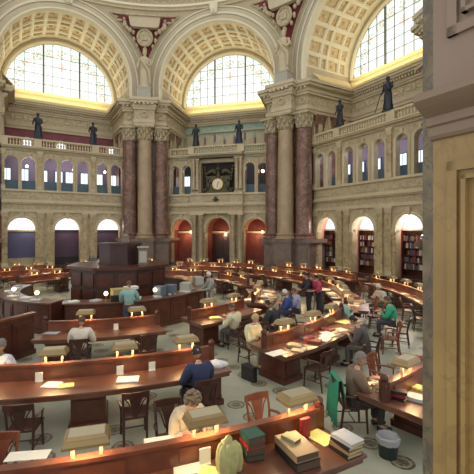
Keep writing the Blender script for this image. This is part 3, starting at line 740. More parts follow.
# ------------------------------------------------------------------ reading desks
RB=[13.72,10.42,6.9];INN=.5;OUT=.8
def desk(ring,a0,a1,label,peds=None):
    r=RB[ring];E=empty('reading_desk',(0,0,0),0,label,'desk','concentric reading desks')
    b=MB();b.arc(r-INN,r+OUT,a0,a1,.735,.78);b.arc(r-INN+.04,r+OUT-.04,a0+.1,a1-.1,.66,.735);b.build('desk_top',woodtop,E,bevel=.008)
    b=MB();b.arc(r-.035,r+.035,a0+.15,a1-.15,.78,1.04);b.arc(r-.06,r+.06,a0+.1,a1-.1,1.04,1.085)
    for k in range(int((a1-a0)*r*pi/180/1.32)):
        am=a0+(k+.5)*75.6/r;w=20/r
        b.arc(r+.035,r+.045,am-w,am+w,.83,1.0,4)
    b.build('backboard',woodr,E)
    L=(a1-a0)*pi/180*r;n=max(2,round(L/2.65)+1)
    for k in range(n):
        w=.29/r*57.3;am=a0+.22/r*57.3+w+(a1-a0-2*w-.44/r*57.3)*k/(n-1)
        if peds:
            if k>=len(peds):break
            am=peds[k]
        b=MB();b.arc(r-.28,r+.5,am-w,am+w,.1,.66,3);pb=MB();pb.arc(r-.33,r+.55,am-w*1.12,am+w*1.12,0,.12,3);b.arc(r-.31,r+.53,am-w*1.06,am+w*1.06,.58,.66,3)
        b.arc(r+.5,r+.52,am-w*.75,am+w*.75,.2,.52,3);pq=b.build('pedestal',wood,E);pb.build('plinth',wood,pq)
    if True:
        for am in(a0+.3,a1-.3):
            b=MB();x,y,_=pol(r,am);b.cbox(x,y,.78,.13,.13,.34);b.ell((x,y,1.16),.07,8,6);b.build('end_post',wood,E)
    return E
# aisle half width
def segs():
    g={0:3.0,1:3.3,2:4.3}
    cs=[-57.7+36*k for k in range(10)]
    out=[]
    for ring in(0,1,2):
        bounds=[-57.7,-23.5,12,48,84,120,156,192,228,302.3-32] if False else cs
        for i,c in enumerate(bounds):
            out.append((ring,c+g[ring],bounds[(i+1)%len(bounds)]+(360 if i==len(bounds)-1 else 0)-g[ring]))
    return out
names={0:'outer',1:'middle',2:'inner'}
SEG=[(0,-93.0,-60.6,'outer ring curved desk in the foreground, piled with books at its right end'),
     (0,-54.8,-27,'outer ring desk at the right beside the woman in the green draped chair'),
     (1,-93.0,-60.9,'long middle ring desk behind the foreground desk, a man in navy seated at it'),
     (1,-53.4,-27.8,'middle ring desk right of the aisle, with a red bag on top'),
     (2,-88,-61.5,'inner ring desk before the control counter, a man in white seated at it'),
     (2,-53,-30,'inner ring desk right of the aisle, people in pale yellow seated at it')]
for ring,c in ((0,-20),(1,-22),(2,-22)):
    g={0:2.6,1:3.2,2:5}[ring];k=0
    a=c
    while a<232:
        st=36 if ring<2 else 36
        a0=a+(0 if k==0 else g);a1=a+st-g
        m=(a0+a1)/2
        vis=any(inview(*pol(RB[ring],x)[:2],.8) for x in(a0,m,a1))
        if vis:
            p=proj(*pol(RB[ring],m,.8))
            where='right' if p[0]>270 else ('left' if p[0]<120 else 'back')
            SEG.append((ring,a0,a1,'%s ring reading desk by the %s wall, %s'%(names[ring],where,['nearest the right jamb','facing the right arches','below the right hand pier','under the clock wall','behind the control desk','below the left pier','facing the left arches','at the left edge'][min(7,k)])))
        a+=st;k+=1
for s in SEG: desk(*s,peds=[-89.6,-75.0,-62.9] if s[0]==1 and s[1]==-93.0 else ([-49.8,-40,-30] if s[0]==0 and s[1]==-54.8 else None))
# ------------------------------------------------------------------ lamps on the desks
def make_lamp():
    E=empty('desk_lamp',(0,0,0),0,'x','lamp')
    b=MB();c=[[(a*w/2,q*d/2,z) for a,q in((-1,-1),(1,-1),(1,1),(-1,1))] for z,w,d in((.165,.50,.30),(.195,.50,.30),(.25,.455,.255),(.283,.38,.20))]
    for A,B in zip(c,c[1:]):
        for k in range(4): b.quad(A[k],A[(k+1)%4],B[(k+1)%4],B[k],0)
    b.quad(*c[3],1);sh=b.build('lamp_shade',[brass,brassl],E)
    so=sh.modifiers.new('s','SOLIDIFY');so.thickness=.008;so.offset=-1
    for sg in(-1,1):
        b=MB();b.box(sg*.15-.02,sg*.15+.02,-.02,.02,0,.19);b.build('support',brassl,E)
    b=MB();b.box(-.2,.2,-.115,-.085,.17,.188);b.box(-.2,.2,.085,.115,.17,.188);b.build('lamp_tube',glow,sh)
    return E
lproto=[None]
def lamp(ring,a,label,group=None):
    E=lproto[0]
    p=pol(RB[ring],a,1.085)
    if E is None: E=make_lamp();lproto[0]=E
    else: E=dup(E)
    E.location=p;E.rotation_euler=(0,0,RD(a+90));E['label']=label
    if 'group' in E.keys():del E['group']
    E['group']=group or 'brass hooded reading lamps'
    return E
done=[]
for ring,px,lab in((0,87,'brass hooded lamp on the foreground desk, leftmost, before an empty chair'),(0,205,'brass hooded lamp on the foreground desk in front of the curly haired reader'),(0,297,'brass hooded lamp on the foreground desk behind the stacked books'),
    (1,-14,'brass hooded lamp on the middle ring desk at the left edge'),(1,54,'brass hooded lamp on the long middle ring desk, below the man in white'),(1,125,'brass hooded lamp on the long middle ring desk, middle of three'),(1,186,'brass hooded lamp on the long middle ring desk, behind the man in navy'),
    (2,86,'brass hooded lamp on the inner ring desk, beyond the man in white'),(2,137,'brass hooded lamp on the inner ring desk below the standing reader')):
    a=px2ang(px,RB[ring]);lamp(ring,a,lab);done.append((ring,a))
cnt=0
for ring,a0,a1,lab in SEG:
    st=75.6/RB[ring]
    if a0<-85 and ring<2 or (ring==2 and a0==-88):continue
    a=a0+st*.6
    k=0
    while a<a1-st*.35:
        if inview(*pol(RB[ring],a)[:2],1.2,m=6):
            near= a<-25 and a>-60
            if near:
                lamp(ring,a,'brass hooded lamp right of the aisle on the %s ring, %s from its end'%(names[ring],['first','second','third','fourth','fifth','sixth'][min(k,5)]))
            else:
                lamp(ring,a,'small brass hooded reading lamp on a distant %s ring desk'%names[ring],'reading lamps on the distant %s ring desks'%names[ring])
            cnt+=1
        a+=st;k+=1
print('LAMPS',cnt)
# pale cards standing under the lamps
def card(px,ring,label,w=.13,h=.17):
    a=px2ang(px,RB[ring]+.1);b=MB();b.box(-w/2,w/2,-.01,.01,0,h);b.box(-w/2,w/2,-.03,.03,0,.015);o=b.build('desk_card',paper)
    o.location=pol(RB[ring]+.1,a,.78);o.rotation_euler=(RD(0),0,RD(a+90));tag(o,label,'card');return o
card(205,0,'pale card standing under the lamp of the curly haired reader',.14,.2)
card(39,1,'pale card at the left end of the middle ring desk');card(120,1,'pale card standing on the middle ring desk between two chairs');card(152,1,'pale card on the middle ring desk left of the man in navy')
card(116,2,'pale card on the inner ring desk right of the man in white')
# ------------------------------------------------------------------ chairs
def make_chair(m,nm):
    E=empty('library_chair',(0,0,0),0,'x','chair')
    b=MB();b.prism([(-.21,-.2),(.21,-.2),(.235,.23),(-.235,.23)],.425,.465);b.build('seat',m,E,bevel=.008)
    for sg in(-1,1):
        b=MB();b.tube([(sg*.205,.2,.43),(sg*.215,.22,0)],[.024,.019],6);b.build('leg',m,E)
        b=MB();b.tube([(sg*.19,-.26,0),(sg*.19,-.2,.44),(sg*.2,-.22,.65),(sg*.21,-.29,.92)],[.018,.024,.022,.019],6);b.build('leg',m,E)
        b=MB();b.tube([(sg*.2,-.22,.66),(sg*.255,-.05,.67),(sg*.25,.1,.66)],[.018,.022,.022],6);b.tube([(sg*.25,.08,.65),(sg*.215,.1,.45)],.016,6);b.build('armrest',m,E)
        b=MB();b.tube([(sg*.2,-.22,.2),(sg*.21,.2,.2)],.012,6);b.build('stretcher',m,E)
    b=MB();b.tube([(-.2,0,.2),(.2,0,.2)],.012,6);b.build('stretcher',m,E)
    b=MB()
    N=8
    for k in range(N):
        x0=-.225+.45*k/N;x1=-.225+.45*(k+1)/N;c0=-.29-.04*cos(pi*x0/.45);c1=-.29-.04*cos(pi*x1/.45)
        b.mesh([(x0,c0-.015,.83),(x1,c1-.015,.83),(x1,c1-.02,.93+.0),(x0,c0-.02,.93),(x0,c0+.015,.83),(x1,c1+.015,.83),(x1,c1+.01,.93),(x0,c0+.01,.93)],[(0,1,2,3),(5,4,7,6),(0,4,5,1),(3,2,6,7),(0,3,7,4),(1,5,6,2)])
    b.build('back_rail',m,E)
    b=MB();b.mesh([(x,y+d,z) for d in(0,.02) for x,y,z in((-.045,-.21,.46),(.045,-.21,.46),(.05,-.24,.6),(.115,-.30,.84),(-.115,-.30,.84),(-.05,-.24,.6))],[(0,1,2,5),(5,2,3,4),(7,6,11,8),(8,11,10,9),(0,5,11,6),(5,4,10,11),(1,7,8,2),(2,8,9,3),(0,6,7,1),(4,3,9,10)])
    for sg in(-1,1): b.tube([(sg*.05,-.22,.52),(sg*.12,-.27,.74),(sg*.19,-.29,.84)],.012,5)
    b.build('splat',m,E)
    return E
cproto={}
def chair(r,a,side,label,group=None,m=None,twist=0):
    m=m or woodch
    if m.name not in cproto:
        E=make_chair(m,m.name);cproto[m.name]=E
    else:E=dup(cproto[m.name])
    E.location=pol(r,a);E.rotation_euler=(0,0,RD((a+90 if side=='out' else a-90)+twist));E['label']=label
    if 'group' in E.keys():del E['group']
    E['group']=group or 'wooden reading room chairs'
    return E
chair(11.5,-79.6,'out','empty dark wooden armchair at the middle ring desk, left of the desk pedestal')
chair(11.5,-71.0,'out','empty dark wooden armchair at the middle ring desk, right of the desk pedestal')
chair(11.45,-64.8,'out','dark wooden chair the man in navy sits on')
chair(12.95,-79.2,'in','red brown wooden chair at the bottom left edge, behind the foreground desk',m=woodc2)
chair(12.55,-68.9,'in','wooden chair under the curly haired reader, beyond the foreground desk')
chair(12.95,-62.5,'in','empty red brown chair facing the camera behind the foreground desk end',m=woodc2)
chair(7.98,-78.3,'out','dark wooden chair the man in white sits on')
chair(8.1,-66.5,'out','empty dark chair at the inner ring desk below the control counter')
chair(9.75,-93.5,'out','green backed chair behind the reader at the left edge')
chair(8.3,-46.5,'out','dark chair under the reader in pale yellow at the inner ring desk')
chair(11.5,-49.6,'out','dark armchair pulled to the middle ring desk, above the red bag end')
chair(11.85,-40.0,'out','dark chair under the reader in a dark shirt, right of the aisle',twist=10)
chair(12.0,-31.8,'out','red brown chair at the far end of the right hand middle desk',m=woodc2,twist=15)
chair(9.35,-50.2,'in','dark chair under the reader in pale yellow facing the camera')
chair(9.4,-45,'in','empty dark chair inside the right hand middle ring desk')
chair(9.5,-36,'in','second empty dark chair inside the right hand middle ring desk')
chair(13.0,-54.0,'in','dark chair draped with a green jacket under the grey haired woman',twist=54)
chair(12.85,-47.4,'in','empty red brown chair beyond the grey haired woman at the right desk',m=woodc2)
chair(12.2,-27.5,'out','dark chair under the reader in a green top')
for ring,a0,a1,lab in SEG:
    if a0<-28:continue
    st=75.6/RB[ring];a=a0+st*.6
    while a<a1-st*.35:
        for side,dr in(('out',1.05),('in',-.8)):
            if random.random()<(.75 if a<60 else .5) and inview(*pol(RB[ring]+dr,a)[:2],.8,m=4):
                chair(RB[ring]+dr+random.uniform(-.05,.15),a+random.uniform(-.5,.5),side,'dark wooden chair at a distant %s ring desk, %s side'%(names[ring],'outer' if side=='out' else 'inner'),'chairs on the %s side of the distant %s ring desks'%('outer' if side=='out' else 'inner',names[ring]),m=woodc2 if random.random()<.2 else woodch,twist=random.uniform(-12,12))
        a+=st
# panelled barrier at far left
x0,y0=unp(33,353,0);x1,y1=unp(-60,386,0);L=sqrt((x1-x0)**2+(y1-y0)**2)
E=empty('wooden_barrier',(x0,y0,0),atan2(y1-y0,x1-x0),'dark panelled wooden barrier at the left edge of the aisle','barrier')
b=MB();b.box(0,L,-.05,.05,0,1.15);b.box(-.03,L,-.09,.09,0,.14);b.build('panel_body',wood,E)
k=0
while k*.75+.7<L:
    for sg in(-1,1):
        b=MB();y=sorted((sg*.05,sg*.075));b.box(.1+k*.75,.72+k*.75,y[0],y[1],.26,1.0);y=sorted((sg*.075,sg*.09));b.box(.2+k*.75,.62+k*.75,y[0],y[1],.36,.9);b.build('panel',wood,E)
    k+=1
b=MB();b.box(-.06,L,-.1,.1,1.15,1.21);b.build('cap_rail',woodr,E)
# ------------------------------------------------------------------ control desk and counters
E=empty('control_desk',(.45,0,0),RD(10),'tall dark octagonal control desk at the centre of the room','desk')
oc=lambda r,s=0:[pol(r,22.5+45*k+s)[:2] for k in range(8)]
b=MB();b.prism(oc(2.3),0,.2);b.prism(oc(2.15),.2,2.0);b.build('desk_body',woodd,E)
for k in range(8):
    b=MB();b.M=Matrix.Rotation(RD(45*k),4,'Z');
    for x0,x1 in((-.75,-.1),(.1,.75)): b.box(1.97,2.03,x0,x1,.4,1.15);b.box(1.97,2.03,x0,x1,1.3,1.85)
    b.build('panel',wood,E)
b=MB();b.prism(oc(2.35),2.0,2.12);b.build('top_ledge',wood,E)
b=MB();b.prism(oc(.98),2.12,3.0);b.prism(oc(1.06),3.0,3.08);b.prism(oc(1.04),2.12,2.2)
b.build('upper_stage',woodd,E)
b=MB();b.cbox(.2,0,3.08,.3,.3,.3);b.frus(.2,0,3.38,.34,.34,3.5,.1,.1);b.build('finial_box',pedm,E)
E=empty('equipment_cabinet',(1.62,-.6,2.12),.2,'grey cabinet beside the raised stage of the control desk','cabinet')
b=MB();b.cbox(0,0,0,.42,.4,.75);b.build('body',pedm,E);b=MB();b.cbox(0,0,.75,.5,.46,.05);b.cbox(0,-.22,.1,.32,.03,.5);b.build('door',greyb,E)
def counter(r0,r1,a0,a1,h,label,mt=None):
    E=empty('service_counter',(0,0,0),0,label,'counter')
    b=MB();b.arc(r0,r1,a0,a1,.12,h-.05);b.arc(r0-.03,r1+.05,a0,a1,0,.14);b.build('counter_body',wood,E)
    b=MB();b.arc(r0-.05,r1+.08,a0-.4,a1+.4,h-.05,h);b.build('counter_top',mt or woodtop,E,bevel=.008)
    n=max(1,int((a1-a0)*r1/57.3/.85));st=(a1-a0)/n
    for k in range(n):
        b=MB();b.arc(r1,r1+.025,a0+st*(k+.12),a0+st*(k+.88),.25,h-.16,4);b.arc(r1+.02,r1+.04,a0+st*(k+.22),a0+st*(k+.78),.36,h-.27,4);b.build('panel',wood,E)
    return E
ga=px2ang(51,4.4);gb=px2ang(65,4.4)
counter(3.75,4.4,-182,ga,1.1,'curved panelled counter left of the control desk, two globe lamps on it')
counter(3.75,4.4,gb,4,1.1,'curved panelled counter in front of the control desk')
counter(3.75,4.4,12,60,1.1,'curved counter behind the control desk on its right')
counter(2.75,3.1,-130,-70,.8,'low dark bench counter inside the ring, before the control desk')
# globe lamps on counter
for i,(px,py,lab) in enumerate(((14,283,'small glowing counter lamp at the far left of the left counter'),(37,286,'small glowing counter lamp near the end of the left counter'),(106,290,'small glowing counter lamp left of the yellow crate on the front counter'),(155,288,'small glowing counter lamp right on the front counter'))):
    x,y,_=pol(4.1,px2ang(px,4.1),1.1)
    E=empty('counter_lamp',(x,y,1.1),0,lab,'lamp')
    b=MB();b.lathe([(.07,0),(.07,.02),(.015,.03),(.015,.2)],10);b.build('base',brass,E,smooth=True)
    b=MB();b.ell((0,0,.27),.075,10,8);b.build('lamp_globe',bulb,E,smooth=True)
def cboxthing(name,px,r,z,w,d,h,m,label,cat,rot=0):
    a=px2ang(px,r);b=MB();b.cbox(0,0,0,w,d,h);b.cbox(0,0,h-.03,w+.02,d+.02,.02)
    o=b.build(name,m,bevel=.008);o.location=pol(r,a,z);o.rotation_euler=(0,0,RD(a+90+rot));tag(o,label,cat);return o
ycr=mat('mustard cardboard',(.42,.33,.12),.7);whp=mat('off white plastic',(.42,.42,.36),.5);blp=mat('blue grey plastic',(.13,.16,.2),.5)
cboxthing('crate',120,4.0,1.1,.6,.4,.42,ycr,'mustard coloured crate on the front counter','box',10)
cboxthing('monitor',115,4.3,1.1,.3,.15,.22,darkb,'small dark terminal before the mustard crate','monitor')
for px,lab in((160,'blue grey terminal on the front counter beside the globe lamp'),(171,'blue grey terminal in the middle of the front counter')): cboxthing('terminal',px,4.0,1.1,.35,.35,.38,blp,lab,'terminal',20)
for px,lab in((186,'off white box terminal on the front counter, the left one'),(200,'off white box terminal on the front counter, the one beside the standing reader')): cboxthing('terminal',px,4.05,1.1,.5,.4,.36,whp,lab,'terminal',15)
cboxthing('book_stand',131,3.2,1.35,.5,.35,.1,paper,'white open register on a stand before the control desk','book')
b=MB();b.tube([(0,0,0),(0,0,1.35)],.03,8);b.cbox(0,0,0,.3,.3,.04);o=b.build('stand',wood);o.location=pol(3.2,px2ang(131,3.2));tag(o,'dark wooden post carrying the white register before the control desk','stand')
# easel sign between arches at left
M=frame(ANG['left']);p=M@Vector((1.9,15.6,0));E=empty('easel',p,RD(ANG['left']-90),'dark easel with a pale notice near the left wall','easel')
b=MB()
for x in(-.35,.35):b.tube([(x,0,0),(x*.9,0,1.5)],.03,6)
b.tube([(0,.4,0),(0,0,1.45)],.03,6);b.build('stand',darkb,E);b=MB();b.box(-.3,.3,-.06,-.03,.9,1.35);b.build('notice_board',[blp],E)
# ------------------------------------------------------------------ books and papers
def rect_on(name,px,py,z,w,d,h,rot,m,label,cat='paper',group=None):
    x,y=unp(px,py,z);b=MB();b.cbox(0,0,0,w,d,h);o=b.build(name,m);o.location=(x,y,z+.002);o.rotation_euler=(0,0,RD(rot));tag(o,label,cat,group);return o
tanc=mat('tan book cloth',(.33,.235,.13),.6);blackc=mat('black book cloth',(.018,.017,.018),.5);greenc=mat('dark green book cloth',(.02,.075,.06),.5);lgreen=mat('pale green book cover',(.24,.26,.13),.6);redc=mat('red book cloth',(.30,.02,.025),.5)
greyc=mat('pale blue grey cover',(.48,.50,.52),.4);pages=mat('page edges',(.46,.36,.20),.8);pagesd=mat('dark page edges',(.10,.065,.04),.7)
def book(loc,rz,w,d,h,m,label,group=None,name='book',pg=None):
    E=empty(name,loc,rz,label,'book',group)
    t=min(.008,h*.15)
    b=MB();b.cbox(0,0,0,w,d,t);b.cbox(0,0,h-t,w,d,t);b.box(-w/2,-w/2+t,-d/2,d/2,0,h);b.build('cover',m,E,bevel=.002)
    b=MB();b.box(-w/2+t,w/2-.008,-d/2+.006,d/2-.006,t,h-t);b.build('pages',pg or pages,E);return E
zt=.782
def P(px,py,z=zt): x,y=unp(px,py,z);return (x,y,z)
x,y,_=P(297,458);rz=RD(22)
book((x,y,zt),rz,.34,.52,.10,blackc,'thick black bottom volume of the large book stack on the foreground desk',pg=pagesd)
book((x-.01,y+.01,zt+.1),rz+.03,.33,.50,.085,tanc,'big tan covered volume on top of the thick black book',pg=pagesd)
book((x-.06,y+.08,zt+.185),rz+.35,.13,.22,.04,lgreen,'small pale green book lying on the big tan volume',pg=pagesd)
x,y,_=P(345,451)
for i,(m,l) in enumerate(((blackc,'bottom dark volume of the small stack near the desk end'),(tanc,'second volume up, tan, in the small stack near the desk end'),(blackc,'third volume up, dark, in the small stack near the desk end'),(greyc,'pale grey covered top volume of the small stack near the desk end'))):
    book((x+.01*i,y,zt+.048*i),RD(28+[0,3,-2,4][i]),.25,.33,.047,m,l)
rect_on('paper_pad',321,438,zt,.28,.36,.012,35,paperg,'yellow pad of papers left of the small book stack')
rect_on('note_slip',302,443,zt,.11,.09,.05,20,paper,'small white slip block before the red upright book')
x,y=pol(RB[0]+.13,px2ang(305,RB[0]+.13))[:2]
b=MB();b.cbox(0,0,0,.15,.05,.27);b.box(-.06,.06,-.03,-.02,.02,.25);o=b.build('red_book',redc,bevel=.004);o.location=(x,y,zt);o.rotation_euler=(0,0,RD(27));tag(o,'red book standing upright against the backboard of the foreground desk','book')
x,y,_=P(250,462)
for i,(m,l) in enumerate(((blackc,'bottom dark volume of the pile beside the yellow flowers'),(greenc,'lower green volume of the pile beside the yellow flowers'),(redc,'red volume in the pile beside the yellow flowers'),(greenc,'upper green volume of the pile beside the yellow flowers'))):
    book((x+.03,y+.14,zt+.075*i),RD(15+4*i),.24,.28,.075,m,l,pg=pagesd)
# yellow scarf / flowers heap
def heap(px,py,w,h,m,label,cat,name,seed=0,d=None):
    rnd=random.Random(seed);b=MB();
    for k in range(14):
        a=rnd.random()*6.28;r=rnd.random()**.5;b.ell((cos(a)*r*w*.35,sin(a)*r*(d or w)*.35,h*.35*(1-r*.5)),(w*.24,(d or w)*.22,h*.35),8,6)
    o=b.build(name,m,smooth=True);x,y=unp(px,py,zt);o.location=(x,y,zt+.0);tag(o,label,cat);return o
yelc=mat('yellow green cloth',(.48,.46,.20),.8,col2=(.36,.36,.16),scale=14)
heap(229,470,.3,.62,yelc,'crumpled yellow green scarf heaped left of the green and red volumes','scarf','scarf',3,.24)
rect_on('paper_sheet',187,468,zt,.32,.24,.006,10,paper,'white sheet on the foreground desk under the card','paper')
rect_on('paper_sheet',210,472,zt,.25,.2,.008,-15,paperg,'yellowish sheet beside the scarf on the foreground desk','paper')
rect_on('paper_sheet',160,441,zt,.42,.2,.006,15,paper,'white newspaper before the curly haired reader','paper')
rect_on('paper_sheet',28,456,zt,.5,.2,.008,8,paper,'white papers on the far side of the foreground desk, left end','paper')
b=MB();b.lathe([(.045,0),(.05,.08),(.03,.09)],10);o=b.build('inkwell',brass,smooth=True);o.location=P(135,468);tag(o,'small brass pot on the foreground desk left of the card','pot')
# middle desk papers
rect_on('paper_sheet',52,385,zt,.3,.26,.01,-5,paper,'white sheets lying left on the long middle desk','paper')
rect_on('paper_sheet',66,386,zt,.28,.2,.012,20,paperg,'yellowish papers beside the white sheets on the middle desk','paper')
rect_on('paper_sheet',70,372,zt,.25,.12,.01,5,paper,'narrow paper near the backboard of the middle desk','paper')
rect_on('open_book',128,380,zt,.4,.28,.02,8,paper,'open book lying on the middle desk right of the pedestal','book')
rect_on('paper_sheet',4,376,zt,.28,.2,.01,8,greyc,'pale folder at the left edge of the middle desk','paper')
b=MB();b.cbox(0,0,0,.14,.12,.09);b.ell((0,0,.1),.05,8,6);o=b.build('pencil_box',brass);o.location=P(71,372);tag(o,'small brass box by the backboard of the middle desk','box');o.location.x+=.12
rect_on('paper_sheet',190,377,zt,.3,.24,.006,12,paper,'white sheet in front of the man in navy','paper')
bagm=mat('crinkled clear plastic',(.62,.63,.66),.25)
heap(217,366,.42,.2,bagm,'crumpled pale plastic bag right of the man in navy','bag','plastic_bag',5,.3)
heap(156,412-3,.01,.01,bagm,'x','bag','tmp',5) if False else None
redb=mat('red leather',(.28,.06,.05),.45)
E=heap(310,341,.30,.22,redb,'red leather handbag on the right hand middle desk','bag','handbag',9,.2)
rect_on('open_book',328,336,zt,.42,.3,.02,35,paper,'open white book right of the red handbag','book')
rect_on('paper_sheet',340,330,zt,.4,.3,.01,30,paper,'white papers beyond the open book on the right middle desk','paper')
rect_on('paper_sheet',277,353,zt,.5,.3,.004,35,paper,'pale sheet lit by the lamp at the aisle end of the middle desk','paper')
rect_on('paper_sheet',345,322,zt,.5,.4,.012,35,paperg,'yellowed papers spread at the right middle desk','paper')
# inner desk
rect_on('open_book',98,326,zt,.3,.22,.02,15,paper,'open book right of the man in white','book')
heap(62,326,.42,.22,mat('maroon cloth',(.16,.02,.04),.8),'maroon coat heaped on the inner desk left of the man in white','coat','coat',4,.3)
rect_on('paper_sheet',52,333,zt,.4,.25,.01,0,greyc,'pale folder under the left end of the inner desk','paper')
rect_on('open_book',215,318,zt,.36,.26,.03,20,paperg,'open yellow book at the aisle end of the right inner desk','book')
# right desk
rect_on('paper_sheet',381,388,zt,.42,.3,.01,50,paperg,'white and yellow papers before the grey haired woman','paper')
rect_on('paper_sheet',372,383,zt,.3,.22,.012,60,paper,'white papers under the hands of the grey haired woman','paper')
x,y,_=P(399,399)
for i,(m,l) in enumerate(((blackc,'lowest dark book in the pile on the right desk'),(redc,'red book in the middle of the pile on the right desk'),(blackc,'topmost dark book in the pile on the right desk'))): book((x,y,zt+.05*i),RD(40+12*i),.17,.24,.05,m,l)
book((*P(418,400)[:2],zt),RD(50),.25,.34,.06,greyc,'pale grey large book beside the near marble jamb')
rect_on('paper_sheet',418,388,zt,.2,.2,.03,40,paperg,'yellow sheet next to the near marble jamb','paper')
# scatter on distant desks
pm={}
sc=0
for ring,a0,a1,lab in SEG:
    L=(a1-a0)*RB[ring]/57.3;n=int(L*3.6)
    if a0<-60:continue
    for k in range(n):
        a=random.uniform(a0+1.5,a1-1.5);dr=random.choice((random.uniform(.2,.65),random.uniform(.2,.65),random.uniform(-.38,-.2)))
        if a<-29 and random.random()<.45:continue
        p=pol(RB[ring]+dr,a,zt)
        if not inview(p[0],p[1],.8,m=3) or sc>290:continue
        kind=random.choice(('paper','paper','paperg','book'))
        key=kind+str(random.randrange(3))
        if key not in pm:
            b=MB()
            if kind=='book': b.cbox(0,0,0,.26,.34,.06)
            else: b.cbox(0,0,0,.42,.3,.015)
            o=b.build('desk_book' if kind=='book' else 'paper_sheet',{'paper':paper,'paperg':mat('aged paper',(.66,.55,.33),.8),'book':bcols[random.randrange(7)]}[kind]);pm[key]=o;o['category']='book' if kind=='book' else 'paper'
        else: o=pm[key].copy();COL.objects.link(o)
        o.location=(p[0],p[1],zt+.003+.0005*(sc%7));o.rotation_euler=(0,0,RD(a+90+random.uniform(-25,25)))
        o['label']=('closed book left on a %s ring desk beyond the aisle' if kind=='book' else 'loose papers lying on a %s ring desk beyond the aisle')%names[ring]
        o['group']=('books on the %s ring desks' if kind=='book' else 'loose papers on the %s ring desks')%names[ring];sc+=1
# counter papers
for k in range(16):
    a=-175+k*10.5
    if ga-2<a<gb+2:continue
    b=MB();b.cbox(0,0,0,.36,.28,.04);o=b.build('paper_stack',paper if k%3 else greyc);o.location=pol(3.98 if k%2 else 4.15,a,1.102);o.rotation_euler=(0,0,RD(a+80+k*7));tag(o,'stack of papers on the curved service counter','paper','paper stacks on the service counter')
# waste bin
x,y=unp(388,456,0);E=empty('waste_bin',(x,y,0),0,'dark green waste bin with a plastic liner, beside the right desk','bin')
b=MB();b.lathe([(.135,0),(.165,.3),(.155,.3),(.13,.02)],20);b.build('bin_body',binm,E,smooth=True)
b=MB();b.lathe([(.167,.22),(.173,.26),(.178,.32),(.16,.34),(.12,.30),(.08,.24)],24,fn=lambda a,z:1+.04*sin(9*a)+.03*sin(17*a+z*30));b.build('liner',binl,E,smooth=True)
heap(376,378,.01,.01,bagm,'x','x','tmp') if False else None
# briefcase
x,y=unp(249,380,0);E=empty('briefcase',(x,y,0),RD(-48),'black briefcase standing on the floor at the aisle end of the desk','briefcase')
b=MB();b.cbox(0,0,0,.42,.14,.36);b.build('case',darkb,E,bevel=.015)
b=MB();b.tube([(-.08,0,.36),(-.07,0,.41),(.07,0,.41),(.08,0,.36)],.012,6);b.build('handle',darkb,E)
# ------------------------------------------------------------------ people
def skin_mesh(verts,edges,radii,sub=1):
    me=bpy.data.meshes.new('t');me.from_pydata(verts,edges,[]);o=bpy.data.objects.new('t',me);COL.objects.link(o)
    mo=o.modifiers.new('s','SKIN');mo.use_smooth_shade=True
    for i,sv in enumerate(me.skin_vertices[0].data):
        r=radii[i];sv.radius=(r,r) if not hasattr(r,'__len__') else r;sv.use_root=(i==0)
    ss=o.modifiers.new('u','SUBSURF');ss.levels=sub;ss.render_levels=sub
    dg=bpy.context.evaluated_depsgraph_get();dg.update();ev=o.evaluated_get(dg);m=ev.to_mesh()
    V=[tuple(v.co) for v in m.vertices];F=[tuple(p.vertices) for p in m.polygons];ev.to_mesh_clear()
    bpy.data.objects.remove(o);bpy.data.meshes.remove(me);return V,F
def head(mb,c,r,pitch,yaw=0,m=0):
    M=Matrix.Translation(c)@Matrix.Rotation(yaw,4,'Z')@Matrix.Rotation(-pitch,4,'X')
    old=mb.M;mb.M=M
    vs=[];fs=[];n=18;k=14
    for i in range(k+1):
        p=pi*i/k
        for j in range(n):
            a=2*pi*j/n;x=sin(p)*cos(a);y=sin(p)*sin(a);z=-cos(p)
            w=1-.22*max(0,-z)**1.3
            X=x*r*.74*w;Y=y*r*.92*(1-.1*max(0,-z));Z=z*r*1.12
            if y>.55:
                fx=abs(x)
                if -.35<z<.12 and fx<.2:Y+=r*.17*(1-fx/.2)*(1-abs(z+.25)/.4 if z<.12 else 0)   # nose
                if .0<z<.25 and .18<fx<.5:Y-=r*.07      # eye sockets
                if .22<z<.4:Y+=r*.04                      # brow
                if -.6<z<-.45 and fx<.28:Y+=r*.05        # lips
                if z<-.78:Y+=r*.07
            vs.append((X,Y,Z))
    for i in range(k):
        for j in range(n): fs.append((i*n+j,i*n+(j+1)%n,(i+1)*n+(j+1)%n,(i+1)*n+j))
    mb.mesh(vs,fs,m)
    for sg in(-1,1):
        mb.ell((sg*r*.76,-.02*r,-.02*r),(r*.09,r*.17,r*.24),8,6,m)
        mb.ell((sg*r*.27,r*.80,r*.12),(r*.1,r*.06,r*.06),8,6,m+1)
    mb.ell((0,r*.86,-r*.55),(r*.22,r*.05,r*.045),8,5,m+2)
    mb.M=old
skinm=mat('skin',(.52,.30,.20),.5);eyem=mat('eye',(.04,.03,.03),.3);lipm=mat('lips',(.40,.16,.13),.5)
HAIR={'grey':mat('grey hair',(.26,.23,.20),.8,col2=(.15,.13,.11),scale=40),'curly':mat('grey brown curls',(.30,.22,.14),.85,col2=(.18,.13,.08),scale=40),'dark':mat('dark hair',(.02,.016,.014),.7),'brown':mat('brown hair',(.09,.05,.03),.7),'blond':mat('blond hair',(.50,.36,.17),.7),'white':mat('white hair',(.60,.58,.55),.8)}
cl={}
def cloth(c):
    k=tuple(c)
    if k not in cl: cl[k]=mat('cloth %d'%len(cl),c,.85,col2=tuple(v*.8 for v in c),scale=7)
    return cl[k]
